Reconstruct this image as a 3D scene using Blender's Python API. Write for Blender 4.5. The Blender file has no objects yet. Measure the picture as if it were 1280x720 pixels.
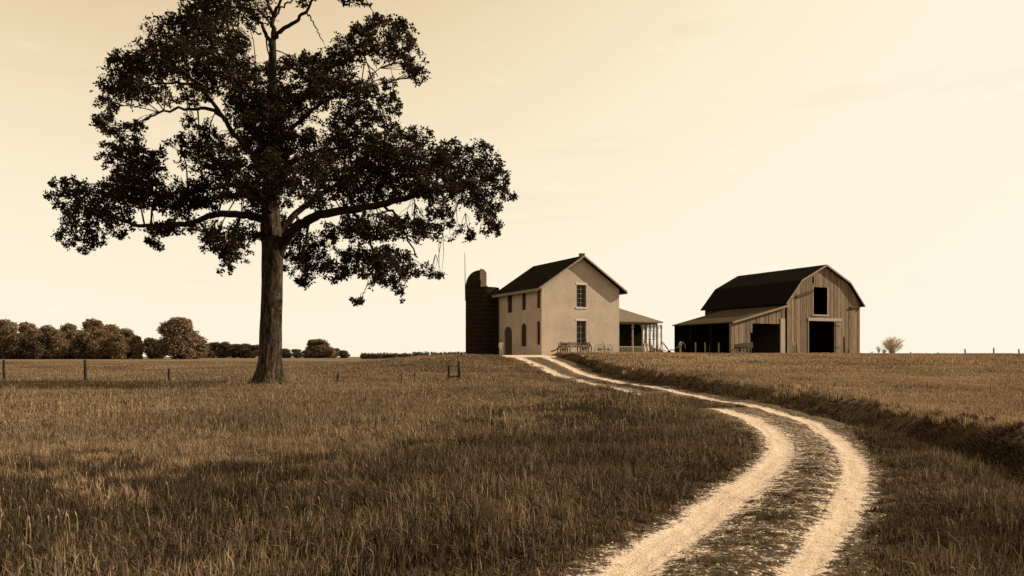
import bpy, bmesh, math, random
import numpy as np
from mathutils import Vector, Matrix, Euler
R = math.radians
random.seed(7); rng = np.random.default_rng(7)
SC = bpy.context.scene
COL = SC.collection
FPX, U0, V0, CAMZ = 1050.0, 640.0, 446.0, 1.7   # focal length in photo pixels, principal column, horizon row, eye height

# ------------------------------------------------------------------ helpers
def tag(o, label=None, cat=None, group=None, kind=None):
    if label: o['label'] = label
    if cat: o['category'] = cat
    if group: o['group'] = group
    if kind: o['kind'] = kind
    return o
def empty(name, loc, rz=0, **k):
    o = bpy.data.objects.new(name, None); COL.objects.link(o)
    o.location = loc; o.rotation_euler = (0, 0, rz); o.empty_display_size = .3
    return tag(o, **k)
def np_mesh(name, V, F, n):
    """V (k,3), F (m,n) faces all with n corners"""
    V = np.asarray(V, dtype=np.float32); F = np.asarray(F, dtype=np.int32)
    me = bpy.data.meshes.new(name)
    me.vertices.add(len(V)); me.vertices.foreach_set('co', V.ravel())
    me.loops.add(F.size); me.loops.foreach_set('vertex_index', F.ravel())
    me.polygons.add(len(F))
    me.polygons.foreach_set('loop_start', np.arange(0, F.size, n, dtype=np.int32))
    me.polygons.foreach_set('loop_total', np.full(len(F), n, dtype=np.int32))
    me.update(calc_edges=True)
    return me
def link(name, me, mat=None, parent=None, smooth=False, **k):
    o = bpy.data.objects.new(name, me); COL.objects.link(o)
    if mat: me.materials.append(mat)
    if parent: o.parent = parent
    if smooth: me.polygons.foreach_set('use_smooth', [True]*len(me.polygons))
    return tag(o, **k)
class MB:
    def __init__(s): s.v = []; s.f = []
    def add(s, vs, fs):
        n = len(s.v); s.v += [tuple(p) for p in vs]; s.f += [tuple(i+n for i in f) for f in fs]; return s
    def box(s, x0, x1, y0, y1, z0, z1): return s.prism(x0, x1, y0, y1, z0, z0, z1, z1)
    def prism(s, x0, x1, y0, y1, zl0, zr0, zl1, zr1):
        vs = [(x0,y0,zl0),(x1,y0,zr0),(x1,y1,zr0),(x0,y1,zl0),(x0,y0,zl1),(x1,y0,zr1),(x1,y1,zr1),(x0,y1,zl1)]
        return s.add(vs, [(3,2,1,0),(4,5,6,7),(0,1,5,4),(1,2,6,5),(2,3,7,6),(3,0,4,7)])
    def slab(s, q, t):
        """quad q (4 points counter-clockwise seen from above) given thickness t downwards"""
        q = [Vector(p) for p in q]
        vs = q + [p - Vector((0,0,t)) for p in q]
        return s.add(vs, [(0,1,2,3),(7,6,5,4),(0,4,5,1),(1,5,6,2),(2,6,7,3),(3,7,4,0)])
    def tube(s, pts, rad, n=8, cap=True):
        pts = [Vector(p) for p in pts]
        if not hasattr(rad, '__len__'): rad = [rad]*len(pts)
        rings = []; prev = None
        for i, p in enumerate(pts):
            d = (pts[min(i+1, len(pts)-1)] - pts[max(i-1, 0)])
            if d.length < 1e-6: d = Vector((0,0,1))
            d.normalize()
            a = prev if prev is not None else (Vector((1,0,0)) if abs(d.x) < .9 else Vector((0,1,0)))
            a = (a - d*a.dot(d)).normalized(); prev = a; b = d.cross(a)
            rings.append([p + (a*math.cos(2*math.pi*k/n) + b*math.sin(2*math.pi*k/n))*rad[i] for k in range(n)])
        vs = [q for r in rings for q in r]; fs = []
        for i in range(len(pts)-1):
            for k in range(n):
                fs.append((i*n+k, i*n+(k+1) % n, (i+1)*n+(k+1) % n, (i+1)*n+k))
        if cap: fs.append(tuple(range(n-1, -1, -1))); fs.append(tuple((len(pts)-1)*n+k for k in range(n)))
        return s.add(vs, fs)
    def lathe(s, c, prof, n=16):
        c = Vector(c); vs = []; fs = []
        for r, z in prof:
            vs += [c + Vector((r*math.cos(2*math.pi*k/n), r*math.sin(2*math.pi*k/n), z)) for k in range(n)]
        for i in range(len(prof)-1):
            for k in range(n): fs.append((i*n+k, i*n+(k+1) % n, (i+1)*n+(k+1) % n, (i+1)*n+k))
        fs.append(tuple(range(n-1, -1, -1))); fs.append(tuple((len(prof)-1)*n+k for k in range(n)))
        return s.add(vs, fs)
    def ring(s, c, axis, r, t, n=28):
        c = Vector(c); ax = Vector(axis).normalized()
        a = ax.cross(Vector((0,0,1))).normalized(); b = ax.cross(a)
        pts = [c + (a*math.cos(2*math.pi*k/n)+b*math.sin(2*math.pi*k/n))*r for k in range(n+1)]
        return s.tube(pts, t, 6, False)
    def build(s, name, mat, parent=None, smooth=False, bevel=0, **k):
        me = bpy.data.meshes.new(name); me.from_pydata([tuple(p) for p in s.v], [], s.f); me.update()
        o = link(name, me, mat, parent, smooth, **k)
        if bevel:
            m = o.modifiers.new('bevel', 'BEVEL'); m.width = bevel; m.segments = 2; m.limit_method = 'ANGLE'
        return o

# ------------------------------------------------------------------ materials (the whole place is in brown monochrome)
def tone(l, sat=1.0):
    w = Vector((1.36, .94, .56)); g = Vector((1, 1, 1)); c = g.lerp(w, sat)*l*.78
    return (c.x, c.y, c.z, 1)
def new_mat(name, rough=.9, spec=.2):
    m = bpy.data.materials.new(name); m.use_nodes = True
    nt = m.node_tree; b = nt.nodes['Principled BSDF']
    b.inputs['Roughness'].default_value = rough; b.inputs['Specular IOR Level'].default_value = spec
    return m, nt, b
def ramp(nt, fac, stops):
    r = nt.nodes.new('ShaderNodeValToRGB'); e = r.color_ramp.elements
    e[0].position, e[0].color = stops[0]; e[1].position, e[1].color = stops[-1]
    for p, c in stops[1:-1]:
        x = e.new(p); x.color = c
    nt.links.new(fac, r.inputs[0]); return r.outputs[0]
def noise(nt, vec, scale, detail=4, rough=.55, stretch=None):
    n = nt.nodes.new('ShaderNodeTexNoise'); n.inputs['Scale'].default_value = scale
    n.inputs['Detail'].default_value = detail; n.inputs['Roughness'].default_value = rough
    if stretch:
        mp = nt.nodes.new('ShaderNodeMapping'); mp.inputs['Scale'].default_value = stretch
        nt.links.new(vec, mp.inputs[0]); vec = mp.outputs[0]
    nt.links.new(vec, n.inputs['Vector']); return n.outputs['Fac']
def math_(nt, op, a, b=None, clamp=False):
    n = nt.nodes.new('ShaderNodeMath'); n.operation = op; n.use_clamp = clamp
    for i, x in enumerate((a, b)):
        if x is None: continue
        if isinstance(x, (int, float)): n.inputs[i].default_value = x
        else: nt.links.new(x, n.inputs[i])
    return n.outputs[0]
def mixc(nt, f, a, b, mode='MIX'):
    n = nt.nodes.new('ShaderNodeMix'); n.data_type = 'RGBA'; n.blend_type = mode
    for i, x in ((0, f), (6, a), (7, b)):
        if isinstance(x, (int, float)): n.inputs[i].default_value = x
        elif isinstance(x, tuple): n.inputs[i].default_value = x
        else: nt.links.new(x, n.inputs[i])
    return n.outputs[2]
def bump(nt, b, h, strength, dist):
    n = nt.nodes.new('ShaderNodeBump'); n.inputs['Strength'].default_value = strength; n.inputs['Distance'].default_value = dist
    nt.links.new(h, n.inputs['Height']); nt.links.new(n.outputs[0], b.inputs['Normal'])
def coords(nt, which='Object'):
    return nt.nodes.new('ShaderNodeTexCoord').outputs[which]
def simple_mat(name, l, var=.35, scale=3, rough=.85, stretch=None, island=0., bmp=.3, sat=1.0, bd=.02, spec=.2):
    m, nt, b = new_mat(name, rough, spec); v = coords(nt)
    f = noise(nt, v, scale, 6, .6, stretch); f2 = noise(nt, v, scale*7, 3, .6, stretch)
    f = math_(nt, 'ADD', math_(nt, 'MULTIPLY', f, .7), math_(nt, 'MULTIPLY', f2, .3))
    if island:
        g = nt.nodes.new('ShaderNodeNewGeometry').outputs['Random Per Island']
        f = math_(nt, 'ADD', f, math_(nt, 'MULTIPLY', math_(nt, 'SUBTRACT', g, .5), island))
    c = ramp(nt, f, [(.28, tone(l*(1-var), sat)), (.5, tone(l, sat)), (.72, tone(l*(1+var), sat))])
    nt.links.new(c, b.inputs['Base Color'])
    if bmp: bump(nt, b, f, bmp, bd)
    return m
M = {}
M['stucco'] = simple_mat('stucco', .39, .24, .55, .95, bmp=.25, sat=.62, bd=.02)
M['trim'] = simple_mat('painted_trim', .55, .15, 4, .7, sat=.5)
M['oldtrim'] = simple_mat('weathered_trim', .22, .3, 5, .85, stretch=(1,1,.2), sat=.7)
M['roof'] = simple_mat('dark_shingles', .009, .5, 6, .95, sat=.8, spec=.02)
M['porchroof'] = simple_mat('porch_shingles', .13, .35, 5, .9, stretch=(1,4,4), sat=.8)
M['leanroof'] = simple_mat('rusty_roof_sheets', .05, .5, 2, .95, stretch=(1,.25,1), sat=1.15, spec=.05)
M['plank'] = simple_mat('weathered_planks', .165, .62, 2.6, .95, stretch=(5,5,.35), island=.22, bmp=.6, sat=.95)
M['plankdark'] = simple_mat('darkened_inner_planks', .03, .4, 2, .95, stretch=(5,5,.4), island=.2)  # planks darkened to paint in the unlit inside of the barn
M['darkwood'] = simple_mat('dark_timber', .05, .4, 4, .9, stretch=(3,3,.5))
M['post'] = simple_mat('fence_timber', .03, .5, 6, .95, stretch=(4,4,.6), bmp=.6)
M['palepost'] = simple_mat('pale_timber', .33, .3, 5, .9, stretch=(3,3,.5), sat=.6)
M['palestem'] = simple_mat('dry_stems', .5, .3, 8, .9, sat=.8)
M['silo'] = simple_mat('dark_silo_staves', .016, .45, 1.5, .95, sat=1.1, spec=.05)
M['concrete'] = simple_mat('pale_concrete', .33, .25, 2, .9, sat=.7)
M['iron'] = simple_mat('rusted_iron', .09, .4, 8, .7)
M['paleiron'] = simple_mat('faded_painted_iron', .36, .3, 8, .6, sat=.6)
M['chimney'] = simple_mat('chimney_brick', .07, .4, 8, .9)
m, nt, b = new_mat('window_glass', .3, .2); b.inputs['Base Color'].default_value = tone(.02); M['glass'] = m
m, nt, b = new_mat('painted_interior_dark', .95, 0); b.inputs['Base Color'].default_value = tone(.012); M['black'] = m  # near-black colour standing in for the darkness of unlit interiors

# bark
m, nt, b = new_mat('oak_bark', .95, .1); v = coords(nt)
f = noise(nt, v, 3.2, 8, .65, (3.2, 3.2, .55)); f2 = noise(nt, v, 14, 4, .6, (2, 2, .5))
ff = math_(nt, 'ADD', math_(nt, 'MULTIPLY', f, .65), math_(nt, 'MULTIPLY', f2, .35))
nt.links.new(ramp(nt, ff, [(.40, tone(.007)), (.52, tone(.036)), (.66, tone(.15))]), b.inputs['Base Color'])
bump(nt, b, ff, 1., .09); M['bark'] = m
m, nt, b = new_mat('limb_bark', .95, .1); v = coords(nt)
f = noise(nt, v, 5, 6, .65, (2, 2, .8))
nt.links.new(ramp(nt, f, [(.36, tone(.008)), (.64, tone(.032))]), b.inputs['Base Color']); bump(nt, b, f, .8, .05); M['limb'] = m

def leaf_mat(name, lo, hi, trans=.25, scale=.5, rough=.75, patch=None, inst=False, sat=1.0):
    """leaf or blade colour: per-leaf variation plus patches a few metres wide"""
    m = bpy.data.materials.new(name); m.use_nodes = True; nt = m.node_tree; nt.nodes.clear()
    geo = nt.nodes.new('ShaderNodeNewGeometry')
    isl = geo.outputs['Random Per Island']
    f = isl
    if inst:
        oi = nt.nodes.new('ShaderNodeObjectInfo').outputs['Random']
        f = math_(nt, 'FRACT', math_(nt, 'ADD', isl, math_(nt, 'MULTIPLY', oi, 3.7)))
    p = noise(nt, geo.outputs['Position'], scale, 3, .6)
    f = math_(nt, 'ADD', math_(nt, 'MULTIPLY', f, .62), math_(nt, 'MULTIPLY', math_(nt, 'SUBTRACT', p, .12), .55), True)
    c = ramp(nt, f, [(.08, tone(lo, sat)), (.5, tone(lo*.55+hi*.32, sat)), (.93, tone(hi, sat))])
    if patch:
        q = noise(nt, geo.outputs['Position'], patch[0], 3, .5, (1, .45, 1))
        k = ramp(nt, q, [(.38, (patch[1],)*3+(1,)), (.58, (1, 1, 1, 1))])
        c = mixc(nt, 1., c, k, 'MULTIPLY')
    d = nt.nodes.new('ShaderNodeBsdfDiffuse'); t = nt.nodes.new('ShaderNodeBsdfTranslucent'); x = nt.nodes.new('ShaderNodeMixShader')
    x.inputs[0].default_value = trans
    nt.links.new(c, d.inputs[0]); nt.links.new(c, t.inputs[0]); nt.links.new(d.outputs[0], x.inputs[1]); nt.links.new(t.outputs[0], x.inputs[2])
    o = nt.nodes.new('ShaderNodeOutputMaterial'); nt.links.new(x.outputs[0], o.inputs[0])
    return m
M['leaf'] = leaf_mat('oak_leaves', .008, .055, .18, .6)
M['farleaf'] = leaf_mat('far_leaves', .04, .40, .35, .12)
M['farleafdark'] = leaf_mat('far_leaves_dark', .03, .24, .3, .12)
M['palebush'] = leaf_mat('pale_twigs', .25, .6, .1, 1.)
M['tall'] = leaf_mat('tall_straw_grass', .011, .47, .25, .25, patch=(.16, .76), inst=True)
M['short'] = leaf_mat('short_dark_grass', .007, .30, .2, .5, patch=(.35, .5), inst=True)
M['crop'] = leaf_mat('crop_stubble', .03, .66, .2, .2, patch=(.1, .85), inst=True)

M['darktall'] = leaf_mat('dark_weeds', .005, .15, .2, .4, patch=(.3, .85), inst=True)
M['stalk'] = leaf_mat('seed_stalks', .06, .42, .25, .3, inst=True)
# ------------------------------------------------------------------ terrain
def sm(a, b, x):
    t = np.clip((x-a)/(b-a), 0, 1); return t*t*(3-2*t)
def pchip(xs, ys):
    xs = np.array(xs, float); ys = np.array(ys, float)
    m = np.gradient(ys, xs)
    def f(x):
        x = np.asarray(x, float); xc = np.clip(x, xs[0], xs[-1])
        i = np.clip(np.searchsorted(xs, xc)-1, 0, len(xs)-2); h = xs[i+1]-xs[i]; t = (xc-xs[i])/h
        return (2*t**3-3*t**2+1)*ys[i]+(t**3-2*t**2+t)*h*m[i]+(-2*t**3+3*t**2)*ys[i+1]+(t**3-t**2)*h*m[i+1] \
            + np.where(x < xs[0], (x-xs[0])*m[0], 0) 
    return f
rutR = pchip([0, 3, 6.4, 9.6, 13.3, 17, 21, 26, 32, 40, 50, 65, 79, 88], [-.9, .6, 2.2, 3.85, 5.38, 6.45, 7.12, 7.3, 7.0, 6.4, 5.6, 4.2, 2.6, .6])
rutL = pchip([0, 3, 6.4, 9.6, 12.5, 15.2, 19, 22.5, 26, 32, 43, 58, 78, 88], [-2.3, -.75, .85, 2.45, 3.85, 4.85, 5.65, 5.9, 5.75, 5.0, 4.2, 2.9, .3, -1.2])
bank = pchip([0, 6, 11.4, 16.3, 21.6, 27, 35, 45, 56, 68, 78, 90], [3.5, 5.2, 6.95, 7.9, 8.5, 8.45, 7.9, 7.2, 6.5, 5.5, 4.3, 2.0])
bankh = pchip([0, 8, 12, 17, 24, 30, 38, 60, 72, 80, 84, 95], [.36, .37, .40, .38, .34, .40, .54, .62, .5, .25, 0.0, 0])
tallb = pchip([0, 6, 8.5, 11.5, 15, 18.5, 25, 32, 45, 60, 90], [-3.2, -2.2, -1.8, -1.2, .9, 3.0, 4.9, 4.1, 3.2, 1.8, -3.0])
def wig(x, y, s, ph=0):
    return np.sin(x*s+ph+1.3*np.sin(y*s*.7+ph*2))*np.cos(y*s*1.1-ph+1.1*np.sin(x*s*.83+ph))
def zfun(x, y):
    x = np.asarray(x, float); y = np.asarray(y, float); yy = np.maximum(y, 0)
    zl = 1.2*np.tanh(.0075*yy/1.2)
    t = sm(-24, -4, x)
    top = 1.84 + .03*sm(-5, 8, x) - .05*sm(15, 60, x)
    hill = (top-1.2*math.tanh(.0075*84/1.2))*sm(50, 84, yy)*t
    zz = np.where(yy > 84, (zl*(1-t)+top*t), zl+hill)
    B = bank(np.minimum(yy, 90)); h = np.maximum(bankh(np.minimum(yy, 95)), 0)
    zz = zz + h*sm(0, .52+.08*wig(x*0+1, yy, .9), x-B+.10*wig(x, yy, 1.7, .4))*(1-.25*sm(4, 14, x-B))
    zz = zz - .17*np.exp(-((x-B+.12)/.38)**2)*(1-sm(20, 30, yy))
    near = 1-sm(60, 95, yy)
    for rt in (rutL, rutR):
        c = rt(np.minimum(yy, 88)); zz = zz - .045*np.exp(-((x-c)/.33)**2)*near*sm(-2, 1, y)
    zz = zz + (.028*wig(x, y, .9, .7)+.02*wig(x, y, 2.3, 1.9))*near + .05*wig(x, y, .23, 2.2)*near*sm(10, 25, yy)
    return zz
def axis(fine0, fine1, step, far0, far1, g=1.13, mids=()):
    a = [fine0]
    while a[-1] < fine1-1e-6: a.append(a[-1]+step)
    for (lim, st) in mids:
        while a[-1] < lim-1e-6: a.append(a[-1]+st)
    st = (mids[-1][1] if mids else step)
    while a[-1] < far1: st *= g; a.append(a[-1]+st)
    st = step; lo = [a[0]]
    while lo[-1] > far0: st *= g; lo.append(lo[-1]-st)
    return np.array(lo[::-1][:-1]+a)
GX = axis(-10, 14, .25, -3500, 3500); GY = axis(0, 30, .25, -250, 6000, mids=((98, .5),))
XX, YY = np.meshgrid(GX, GY); ZZ = zfun(XX, YY)
def gz(x, y):
    """height of the terrain mesh itself (same triangulation) at x, y"""
    x = np.asarray(x, float); y = np.asarray(y, float)
    i = np.clip(np.searchsorted(GX, x)-1, 0, len(GX)-2); j = np.clip(np.searchsorted(GY, y)-1, 0, len(GY)-2)
    a = (x-GX[i])/(GX[i+1]-GX[i]); c = (y-GY[j])/(GY[j+1]-GY[j])
    z00, z10, z01, z11 = ZZ[j, i], ZZ[j, i+1], ZZ[j+1, i], ZZ[j+1, i+1]
    return np.where(a+c <= 1, z00+a*(z10-z00)+c*(z01-z00), z11+(1-a)*(z01-z11)+(1-c)*(z10-z11))
def g1(x, y): return float(gz(x, y))
def at(u, Y): return (u-U0)/FPX*Y
def zv(v, Y): return CAMZ+(V0-v)/FPX*Y
nx, ny = len(GX), len(GY)
idx = np.arange(nx*ny).reshape(ny, nx)
a, b_, c, d = idx[:-1, :-1].ravel(), idx[:-1, 1:].ravel(), idx[1:, 1:].ravel(), idx[1:, :-1].ravel()
F = np.concatenate([np.stack([a, b_, d], 1), np.stack([b_, c, d], 1)])
me = np_mesh('ground', np.stack([XX.ravel(), YY.ravel(), ZZ.ravel()], 1), F, 3)
def leftw(y):      # how open the left rut is (overgrown between 24 and 31 m)
    return 1-sm(23.5, 25.5, y)*(1-sm(30.5, 32.5, y))
APY = [72, 76, 80.5, 83, 86, 94]
def surf(X, Y):
    yc = np.clip(Y, 0, 88); sl_ = lambda f: 1/np.sqrt(1+((f(yc+.05)-f(yc-.05))/.1)**2)
    a = (X-rutL(yc))*sl_(rutL); b = (X-rutR(yc))*sl_(rutR)
    on = sm(-6, -3, Y)*(1-sm(86, 90, Y)); far_ = 1+.7*sm(30, 60, Y)
    wl_ = .335*far_*(.88+.12*sm(6, 10, Y))*(1-.12*sm(8, 16, Y)); wr_ = .235*far_*(.82+.18*sm(6, 10, Y))
    d = np.maximum(np.exp(-(a/wl_)**2)*leftw(Y), np.exp(-(b/wr_)**2))
    c = np.exp(-((X-.5*(rutL(yc)+rutR(yc)))/.9)**2)*.30*(1-sm(22, 32, Y))
    c = np.maximum(c, .37*np.exp(-((np.minimum(np.abs(a), np.abs(b))-.45)/.3)**2)*sm(-.3, .2, a)*sm(-.3, .2, -b))
    ap = (Y > 72)*sm(-.8, .2, X-np.interp(Y, APY, [.3, -1.1, -2.0, -3.2, -4.4, -5.5]))*sm(-.6, .2, np.interp(Y, APY, [4.2, 4.0, 4.0, 4.7, 5.7, 3.9])-X)*sm(74, 78, Y)*(1-sm(93, 95, Y))
    d = np.maximum(np.maximum(d, c*leftw(Y))*on, ap)
    field = sm(.2, 1.2, X-bank(np.clip(Y, 0, 90))); tall = sm(-.8, .8, tallb(np.clip(Y, 0, 90))-X); tall = np.where(Y > 90, 1, tall)
    return d, np.maximum(field, tall), np.where(np.abs(a) < np.abs(b), a, b)
for nm, arr in zip(('dirt', 'field', 'lat'), surf(XX.ravel(), YY.ravel())):
    at_ = me.attributes.new(nm, 'FLOAT', 'POINT'); at_.data.foreach_set('value', arr.astype(np.float32))
def attr(nt, nm):
    n = nt.nodes.new('ShaderNodeAttribute'); n.attribute_name = nm; return n.outputs['Fac']
m, nt, b = new_mat('field_soil_and_thatch', .95, .05)
v = nt.nodes.new('ShaderNodeNewGeometry').outputs['Position']
n1 = noise(nt, v, 1.6, 6, .7); n2 = noise(nt, v, 9, 5, .7); n3 = noise(nt, v, 38, 4, .7); nf = noise(nt, v, .09, 3, .5, (1, .5, 1))
fine = math_(nt, 'ADD', math_(nt, 'MULTIPLY', n2, .5), math_(nt, 'MULTIPLY', n3, .5))
cs = ramp(nt, fine, [(.36, tone(.018)), (.5, tone(.06)), (.62, tone(.24))])
cf = ramp(nt, fine, [(.33, tone(.04)), (.5, tone(.13)), (.68, tone(.34))])
cf = mixc(nt, 1., cf, ramp(nt, nf, [(.35, (.75, .75, .75, 1)), (.65, (1.1, 1.1, 1.1, 1))]), 'MULTIPLY')
cx_ = nt.nodes.new('ShaderNodeCombineXYZ'); sp_ = nt.nodes.new('ShaderNodeSeparateXYZ'); nt.links.new(v, sp_.inputs[0])
nt.links.new(math_(nt, 'MULTIPLY', attr(nt, 'lat'), 9.), cx_.inputs[0]); nt.links.new(math_(nt, 'MULTIPLY', sp_.outputs[1], .45), cx_.inputs[1])
stn = noise(nt, cx_.outputs[0], 1.0, 4, .6)
fd = math_(nt, 'ADD', math_(nt, 'MULTIPLY', fine, .6), math_(nt, 'MULTIPLY', stn, .4))
cd = ramp(nt, fd, [(.36, tone(.30, .85)), (.46, tone(.52, .72)), (.62, tone(.72, .62))])
col = mixc(nt, attr(nt, 'field'), cs, cf)
dm = math_(nt, 'ADD', attr(nt, 'dirt'), math_(nt, 'MULTIPLY', math_(nt, 'SUBTRACT', math_(nt, 'ADD', math_(nt, 'MULTIPLY', n2, .6), math_(nt, 'MULTIPLY', n3, .55)), .58), 2.6))
dm = ramp(nt, dm, [(.42, (0, 0, 0, 1)), (.66, (1, 1, 1, 1))])
nt.links.new(mixc(nt, dm, col, cd), b.inputs['Base Color'])
bump(nt, b, math_(nt, 'ADD', fine, math_(nt, 'MULTIPLY', n1, .6)), .9, .06)
M['ground'] = m
ground = link('ground', me, M['ground'], smooth=True, kind='structure')

# track: two wheel ruts worn to pale dirt and the apron in front of the house
def track_mesh():
    vs = {}; V = []; Fq = []
    ys = [-3.0]
    while ys[-1] < 88: ys.append(ys[-1]+(.07 if ys[-1] < 14 else .12 if ys[-1] < 30 else .3))
    ys = np.array(ys)
    for rt, is_left in ((rutL, True), (rutR, False)):
        T = np.arange(-.92, .921, .04); yc = np.clip(ys, 0, 88); cx = rt(yc) if True else 0
        cx = np.where(ys < 0, rt(ys), cx)
        X = cx[:, None]+T[None, :]*1.0; Y = np.repeat(ys[:, None], len(T), 1)
        slope = np.gradient(cx, ys); stretch = np.sqrt(1+slope**2)[:, None]
        X = cx[:, None]+T[None, :]*stretch
        w = .27+.03*wig(X*0+3, Y, .8, 2)+rng.uniform(-.03, .03, X.shape)
        if is_left: w = w*leftw(Y) - (1-leftw(Y))*.2 + .16*np.exp(-((Y-36)/7)**2)
        w = w*(1+.5*sm(30, 45, Y))+(.06 if is_left else -.02)*(1-sm(10,20,Y))
        w = w+.5*sm(66, 76, Y)
        keep = np.abs(T)[None, :] < w
        keep &= ~(Y > 76)
        base = len(V)
        n0 = sum(len(q) for q in V) if V else 0
        ii = np.arange(X.size).reshape(X.shape)+n0
        k = keep[:-1, :-1] & keep[1:, 1:] & keep[:-1, 1:] & keep[1:, :-1]
        Z = gz(X, Y)+.004+.008*sm(15, 40, Y)
        V.append(np.stack([X.ravel(), Y.ravel(), Z.ravel()], 1))
        Fq.append(np.stack([ii[:-1, :-1][k], ii[:-1, 1:][k], ii[1:, 1:][k], ii[1:, :-1][k]], 1))
    # apron
    AX = np.arange(-8, 8.01, .25); AY = np.arange(76, 94.01, .25); X, Y = np.meshgrid(AX, AY)
    lo = np.interp(Y, [76, 80.5, 83, 86, 94], [-.2, -1.4, -2.8, -3.9, -5.0]); hi = np.interp(Y, [76, 80.5, 83, 86, 94], [3.2, 3.2, 3.9, 4.9, 3])
    keep = (X > lo+rng.uniform(-.15, .15, X.shape)) & (X < hi+rng.uniform(-.15, .15, X.shape))
    n0 = sum(len(q) for q in V); ii = np.arange(X.size).reshape(X.shape)+n0
    k = keep[:-1, :-1] & keep[1:, 1:] & keep[:-1, 1:] & keep[1:, :-1]
    V.append(np.stack([X.ravel(), Y.ravel(), (gz(X, Y)+.012).ravel()], 1))
    Fq.append(np.stack([ii[:-1, :-1][k], ii[:-1, 1:][k], ii[1:, 1:][k], ii[1:, :-1][k]], 1))
    V = np.concatenate(V); Fq = np.concatenate(Fq)
    used = np.unique(Fq); mp = np.full(len(V), -1); mp[used] = np.arange(len(used))
    me = np_mesh('dirt_track', V[used], mp[Fq], 4)
    for nm, arr in zip(('dirt', 'field', 'lat'), surf(V[used][:, 0], V[used][:, 1])):
        at_ = me.attributes.new(nm, 'FLOAT', 'POINT'); at_.data.foreach_set('value', arr.astype(np.float32))
    return me
m, nt, b = new_mat('pale_rut_dirt', .95, .05)
v = nt.nodes.new('ShaderNodeNewGeometry').outputs['Position']
n1 = noise(nt, v, 1.3, 5, .6); n2 = noise(nt, v, 14, 6, .7); n3 = noise(nt, v, 60, 3, .7)
f = math_(nt, 'ADD', math_(nt, 'ADD', math_(nt, 'MULTIPLY', n1, .35), math_(nt, 'MULTIPLY', n2, .4)), math_(nt, 'MULTIPLY', n3, .25))
nt.links.new(ramp(nt, f, [(.36, tone(.42, .8)), (.46, tone(.60, .65)), (.62, tone(.72, .6))]), b.inputs['Base Color'])
bump(nt, b, f, .6, .03); M['dirt'] = m
link('dirt_track', track_mesh(), M['ground'], smooth=True, kind='structure')

# ------------------------------------------------------------------ grass (stuff)
def blade_patch(name, size, n, hmin, hmax, w, mat, lean=.35, seed=0, kink=0):
    r = np.random.default_rng(seed)
    nt_ = max(n//11, 8); tx_, ty_ = r.uniform(-size/2, size/2, (2, nt_)); ti = r.integers(0, nt_, n); sp_ = size/math.sqrt(nt_)*.24
    cx = tx_[ti]+r.normal(0, sp_, n); cy = ty_[ti]+r.normal(0, sp_, n)
    h = (hmin+(hmax-hmin)*r.uniform(0, 1, n)*r.uniform(.45, 1.1, nt_)[ti]); a = r.uniform(0, 2*np.pi, n); la = r.uniform(0, 2*np.pi, n)
    ln = np.abs(r.normal(0, lean, n))*h; ww = w*r.uniform(.6, 1.3, n)
    ox, oy = np.cos(a)*ww/2, np.sin(a)*ww/2; lx, ly = np.cos(la)*ln+.12*h, np.sin(la)*ln-.03*h
    P = np.zeros((n, 5, 3))
    P[:, 0] = np.stack([cx-ox, cy-oy, -.04+0*h], 1); P[:, 1] = np.stack([cx+ox, cy+oy, -.04+0*h], 1)
    P[:, 2] = np.stack([cx-ox*.8+lx*.3, cy-oy*.8+ly*.3, h*.58], 1); P[:, 3] = np.stack([cx+ox*.8+lx*.3, cy+oy*.8+ly*.3, h*.58], 1)
    P[:, 4] = np.stack([cx+lx, cy+ly, h*np.sqrt(np.clip(1-(ln/h)**2*.5, .2, 1))], 1)
    base = np.arange(n)[:, None]*5
    F = np.concatenate([base+np.array([[0, 1, 3]]), base+np.array([[0, 3, 2]]), base+np.array([[2, 3, 4]])])
    me = np_mesh(name, P.reshape(-1, 3), F, 3); me.materials.append(mat)
    return bpy.data.objects.new(name, me)
def stalk_patch(name, size, n, hmin, hmax, w, mat, seed):
    r = np.random.default_rng(seed); vs = []; fs = []
    for i in range(n):
        x, y = r.uniform(-size/2, size/2, 2); h = r.uniform(hmin, hmax); a = r.uniform(0, 6.28); l = abs(r.normal(0, .16))*h+.05*h; b = r.uniform(0, 6.28)
        ux, uy = math.cos(a)*w/2, math.sin(a)*w/2; dx, dy = math.cos(b)*l+.06*h, math.sin(b)*l; k = len(vs); hd = r.uniform(.03, .06)
        vs += [(x-ux, y-uy, -.03), (x+ux, y+uy, -.03), (x+dx*.6-ux*.6, y+dy*.6-uy*.6, h*.8), (x+dx*.6+ux*.6, y+dy*.6+uy*.6, h*.8),
               (x+dx*.8-ux*2.2, y+dy*.8-uy*2.2, h*.8+hd*.5), (x+dx*.8+ux*2.2, y+dy*.8+uy*2.2, h*.8+hd*.5), (x+dx, y+dy, h*.8+hd)]
        fs += [(k, k+1, k+3), (k, k+3, k+2), (k+2, k+3, k+5), (k+2, k+5, k+4), (k+4, k+5, k+6)]
    me = np_mesh(name, vs, fs, 3); me.materials.append(mat)
    return bpy.data.objects.new(name, me)
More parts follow.
